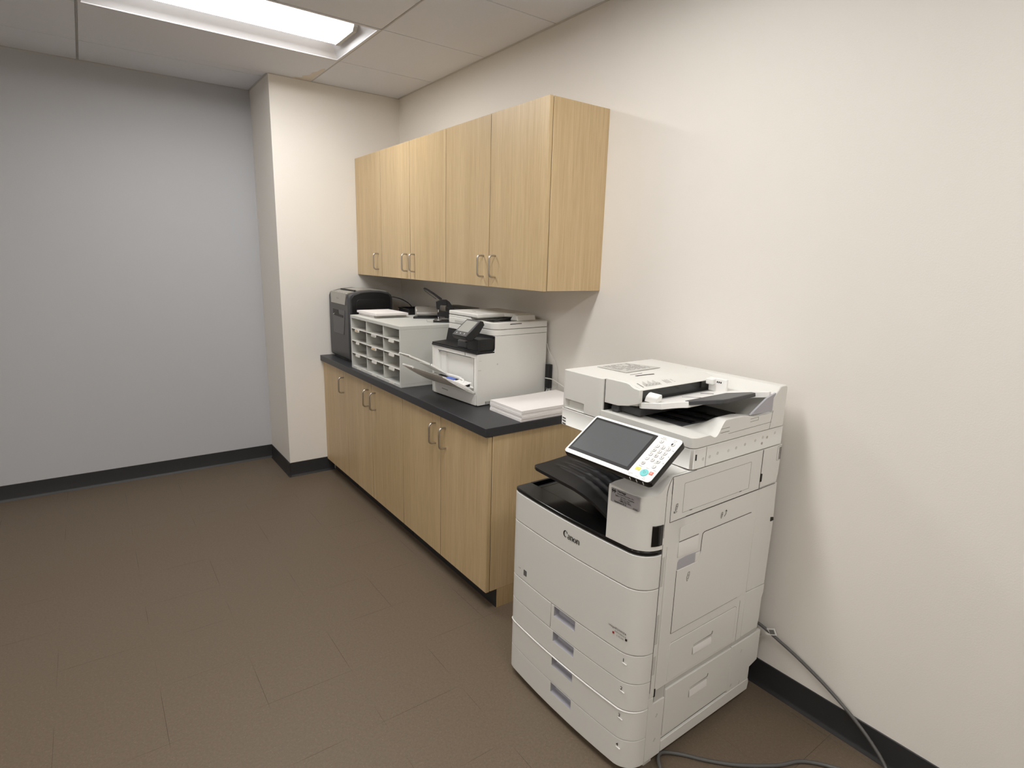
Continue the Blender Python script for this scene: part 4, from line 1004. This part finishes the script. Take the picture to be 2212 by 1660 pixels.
link('base', B(xa+.03, xb_-.03, .02, .29, 0, .014), 'black', sd)
hp = link('header_panel', PR([(.004, .4575), (.0, .452), (.006, .380), (.268, .378), (.292, .452), (.289, .4575)], 'y', -.0035, .012), 'silver', sd, bevel=.0015, ang=30)
text('lettering', 'Fellowes', .013, 'greyink', hp, (.140, -.0042, .413), (1, 0, 0), (0, 0, 1), 'CENTER')
wnd = [(.020, .3435), (.259, .3405), (.256, .30), (.229, .1775), (.036, .1790)]
link('bin_window', PR(wnd, 'y', -.0025, .004), 'translucent', sd, bevel=.001)
link('feed_opening', PR([(.038, .3405), (.140, .3385), (.142, .318), (.150, .309), (.226, .306), (.226, .292), (.080, .296), (.040, .301)], 'y', -.0045, -.0022), 'ink', sd)
link('opening_glint', PR([(.040, .303), (.075, .312), (.085, .318), (.06, .302)], 'y', -.0055, -.0040), 'chrome', sd)
bm = hf(lin(.010, .285, 4), [.012, .03, .055, .06], lambda x, y: .4595+.006*ss(.012, .06, y), .44); link('top_panel', bm, 'silver', sd, smooth=True, ang=30)
bm = hf(lin(.06, .285, 4), lin(.075, .28, 8), lambda x, y: .4705+.010*(1-((y-.165)/.115)**2), .45); link('top_panel', bm, 'silver', sd, smooth=True, ang=30)
link('feed_slot', B(.02, .27, .062, .072, .455, .4752), 'ink', sd)
bm = bmesh.new(); tube(bm, spline([(-.262, -.36, 1.300), (-.235, -.39, 1.298), (-.20, -.43, 1.285), (-.17, -.465, 1.262), (-.155, -.49, 1.235), (-.15, -.50, 1.212)], 8), .0038, 8)
cb = link('power_cord', bm, 'black', smooth=True, ang=70); cb.parent = sd; cb.matrix_parent_inverse = sd.matrix_basis.inverted()

# ------------------------------------------------------------------ office machines standing on the sorter
c_, s_ = math.cos(.01), math.sin(.01)
def sl(u_, v_): return (-.6121+u_*s_+v_*c_, -.5483-u_*c_+v_*s_)
# laminator with long dark cover, parallel to the wall
lx, ly = sl(.02, .455)
lm = root('laminator', 'long dark grey laminator with rounded end lying at the back of the sorter top', 'laminator', (lx, ly, zS), FR(.01))
bm = bmesh.new(); prism(bm, rrect(.33, .64, .0, .118, .055, 7), 'z', .0, .035); link('base', bm, 'darkgrey', lm, bevel=.004, ang=40)
bm = bmesh.new(); prism(bm, rrect(.335, .635, .004, .114, .050, 7), 'z', .034, .078); link('cover', bm, 'darkgrey', lm, bevel=.014, seg=3, ang=40)
link('slot', B(.40, .58, -.001, .004, .034, .040), 'ink', lm)
# black letter tray left of it
lt = root('letter_tray', 'open black plastic letter tray at the far back end of the sorter', 'tray', (*sl(.0, .335), zS), FR(.01))
link('tray_floor', B(.0, .15, .0, .22, 0, .003), 'black', lt)
for nm, a in (('tray_wall', (.0, .15, .0, .004, .003, .034)), ('tray_wall', (.0, .15, .216, .22, .003, .040)), ('tray_wall', (.0, .004, .004, .216, .003, .040)), ('tray_wall', (.146, .15, .004, .216, .003, .040))):
    link(nm, B(*a), 'black', lt, bevel=.001)
bm = bmesh.new(); slab(bm, [(-.004, -.006, .036), (.152, -.006, .036), (.152, .0, .040), (-.004, .0, .040)], .003); link('tray_lip', bm, 'gloss', lt)
# three-hole punch, silver-grey cover on a black base
pu = root('hole_punch', 'silver-grey electric hole punch on a black base, front of the sorter top gadgets', 'hole punch', (*sl(.372, .288), zS), FR(.01)+math.radians(66))
bm = bmesh.new(); prism(bm, [(-.036, .0), (.125, .0), (.125, .075), (-.020, .075)], 'z', 0, .012); link('base', bm, 'black', pu, bevel=.003, ang=30)
bm = bmesh.new(); prism(bm, [(.004, .012), (.0, .028), (.008, .047), (.026, .062), (.055, .070), (.070, .066), (.073, .012)], 'x', -.018, .12); link('cover', bm, 'gunmetal', pu, bevel=.005, seg=3, ang=30)
link('end_cap', PR([(.006, .012), (.002, .028), (.010, .046), (.026, .060), (.05, .067), (.05, .012)], 'x', -.0215, -.017), 'silver', pu, bevel=.002, ang=30)
link('punch_slot', B(-.01, .115, -.001, .006, .012, .019), 'gloss', pu)
# heavy-duty stapler
st = root('heavy_stapler', 'black heavy-duty stapler with its long handle raised', 'stapler', (*sl(.575, .288), zS), FR(.01)+math.radians(62))
def sp(name, poly, m, hw, off=0, bev=.0015, par=st): return link(name, PR(poly, 'y', off-hw, off+hw), m, par, bevel=bev, ang=30)
sp('base', [(-.015, 0), (.140, 0), (.140, .012), (.03, .012), (-.012, .009)], 'black', .034)
sp('base_rail', [(-.006, .0115), (.034, .0115), (.034, .0145), (-.006, .0145)], 'chrome', .028, par=st)
body = [(.004, .118), (.030, .129), (.062, .129), (.078, .118), (.102, .082), (.115, .060), (.20, .05), (.20, .012), (.045, .012), (.07, .05), (.088, .074), (.066, .096), (.028, .096), (.014, .07), (.014, .06), (.003, .078)]
arch = [(.002, .117), (.030, .129), (.062, .129), (.080, .117), (.104, .082), (.125, .055), (.125, .012), (.088, .012), (.088, .070), (.066, .096), (.028, .097), (.020, .072), (.006, .074)]
bm = bmesh.new()
pA = [(.002, .117), (.030, .129), (.062, .129), (.066, .096), (.028, .097), (.020, .072), (.006, .074)]
pB = [(.062, .129), (.080, .117), (.104, .082), (.125, .055), (.125, .012), (.088, .012), (.088, .070), (.066, .096)]
prism(bm, pA, 'y', -.013, .013); prism(bm, pB, 'y', -.013, .013); link('body', bm, 'black', st, bevel=.002, ang=50)
sp('magazine', [(.010, .030), (.125, .030), (.125, .060), (.030, .062), (.010, .055)], 'black', .011)
sp('staple_driver', [(.014, .014), (.020, .014), (.020, .080), (.014, .080)], 'chrome', .004)
hn = [(-.068, .193), (-.060, .197), (-.02, .172), (.036, .134), (.030, .126), (.008, .132), (-.03, .158), (-.069, .185)]
link('handle', PR([(-.070, .188), (-.064, .197), (-.052, .193), (-.01, .168), (.038, .134), (.028, .124), (-.015, .158), (-.055, .183)], 'y', -.010, .010), 'black', st, bevel=.002, ang=30)
bm = bmesh.new(); tube(bm, [(-.066, 0, .183), (-.04, 0, .162), (.004, 0, .131)], .0022, 6); link('return_spring', bm, 'darkgrey', st)
bm = bmesh.new(); tube(bm, [(-.05, -.03, .016), (-.05, -.03, .004), (-.012, -.03, .004)], .0018, 6); tube(bm, [(-.012, -.03, .004), (-.012, -.03, .008)], .0018, 6); link('paper_guide', bm, 'chrome', st)
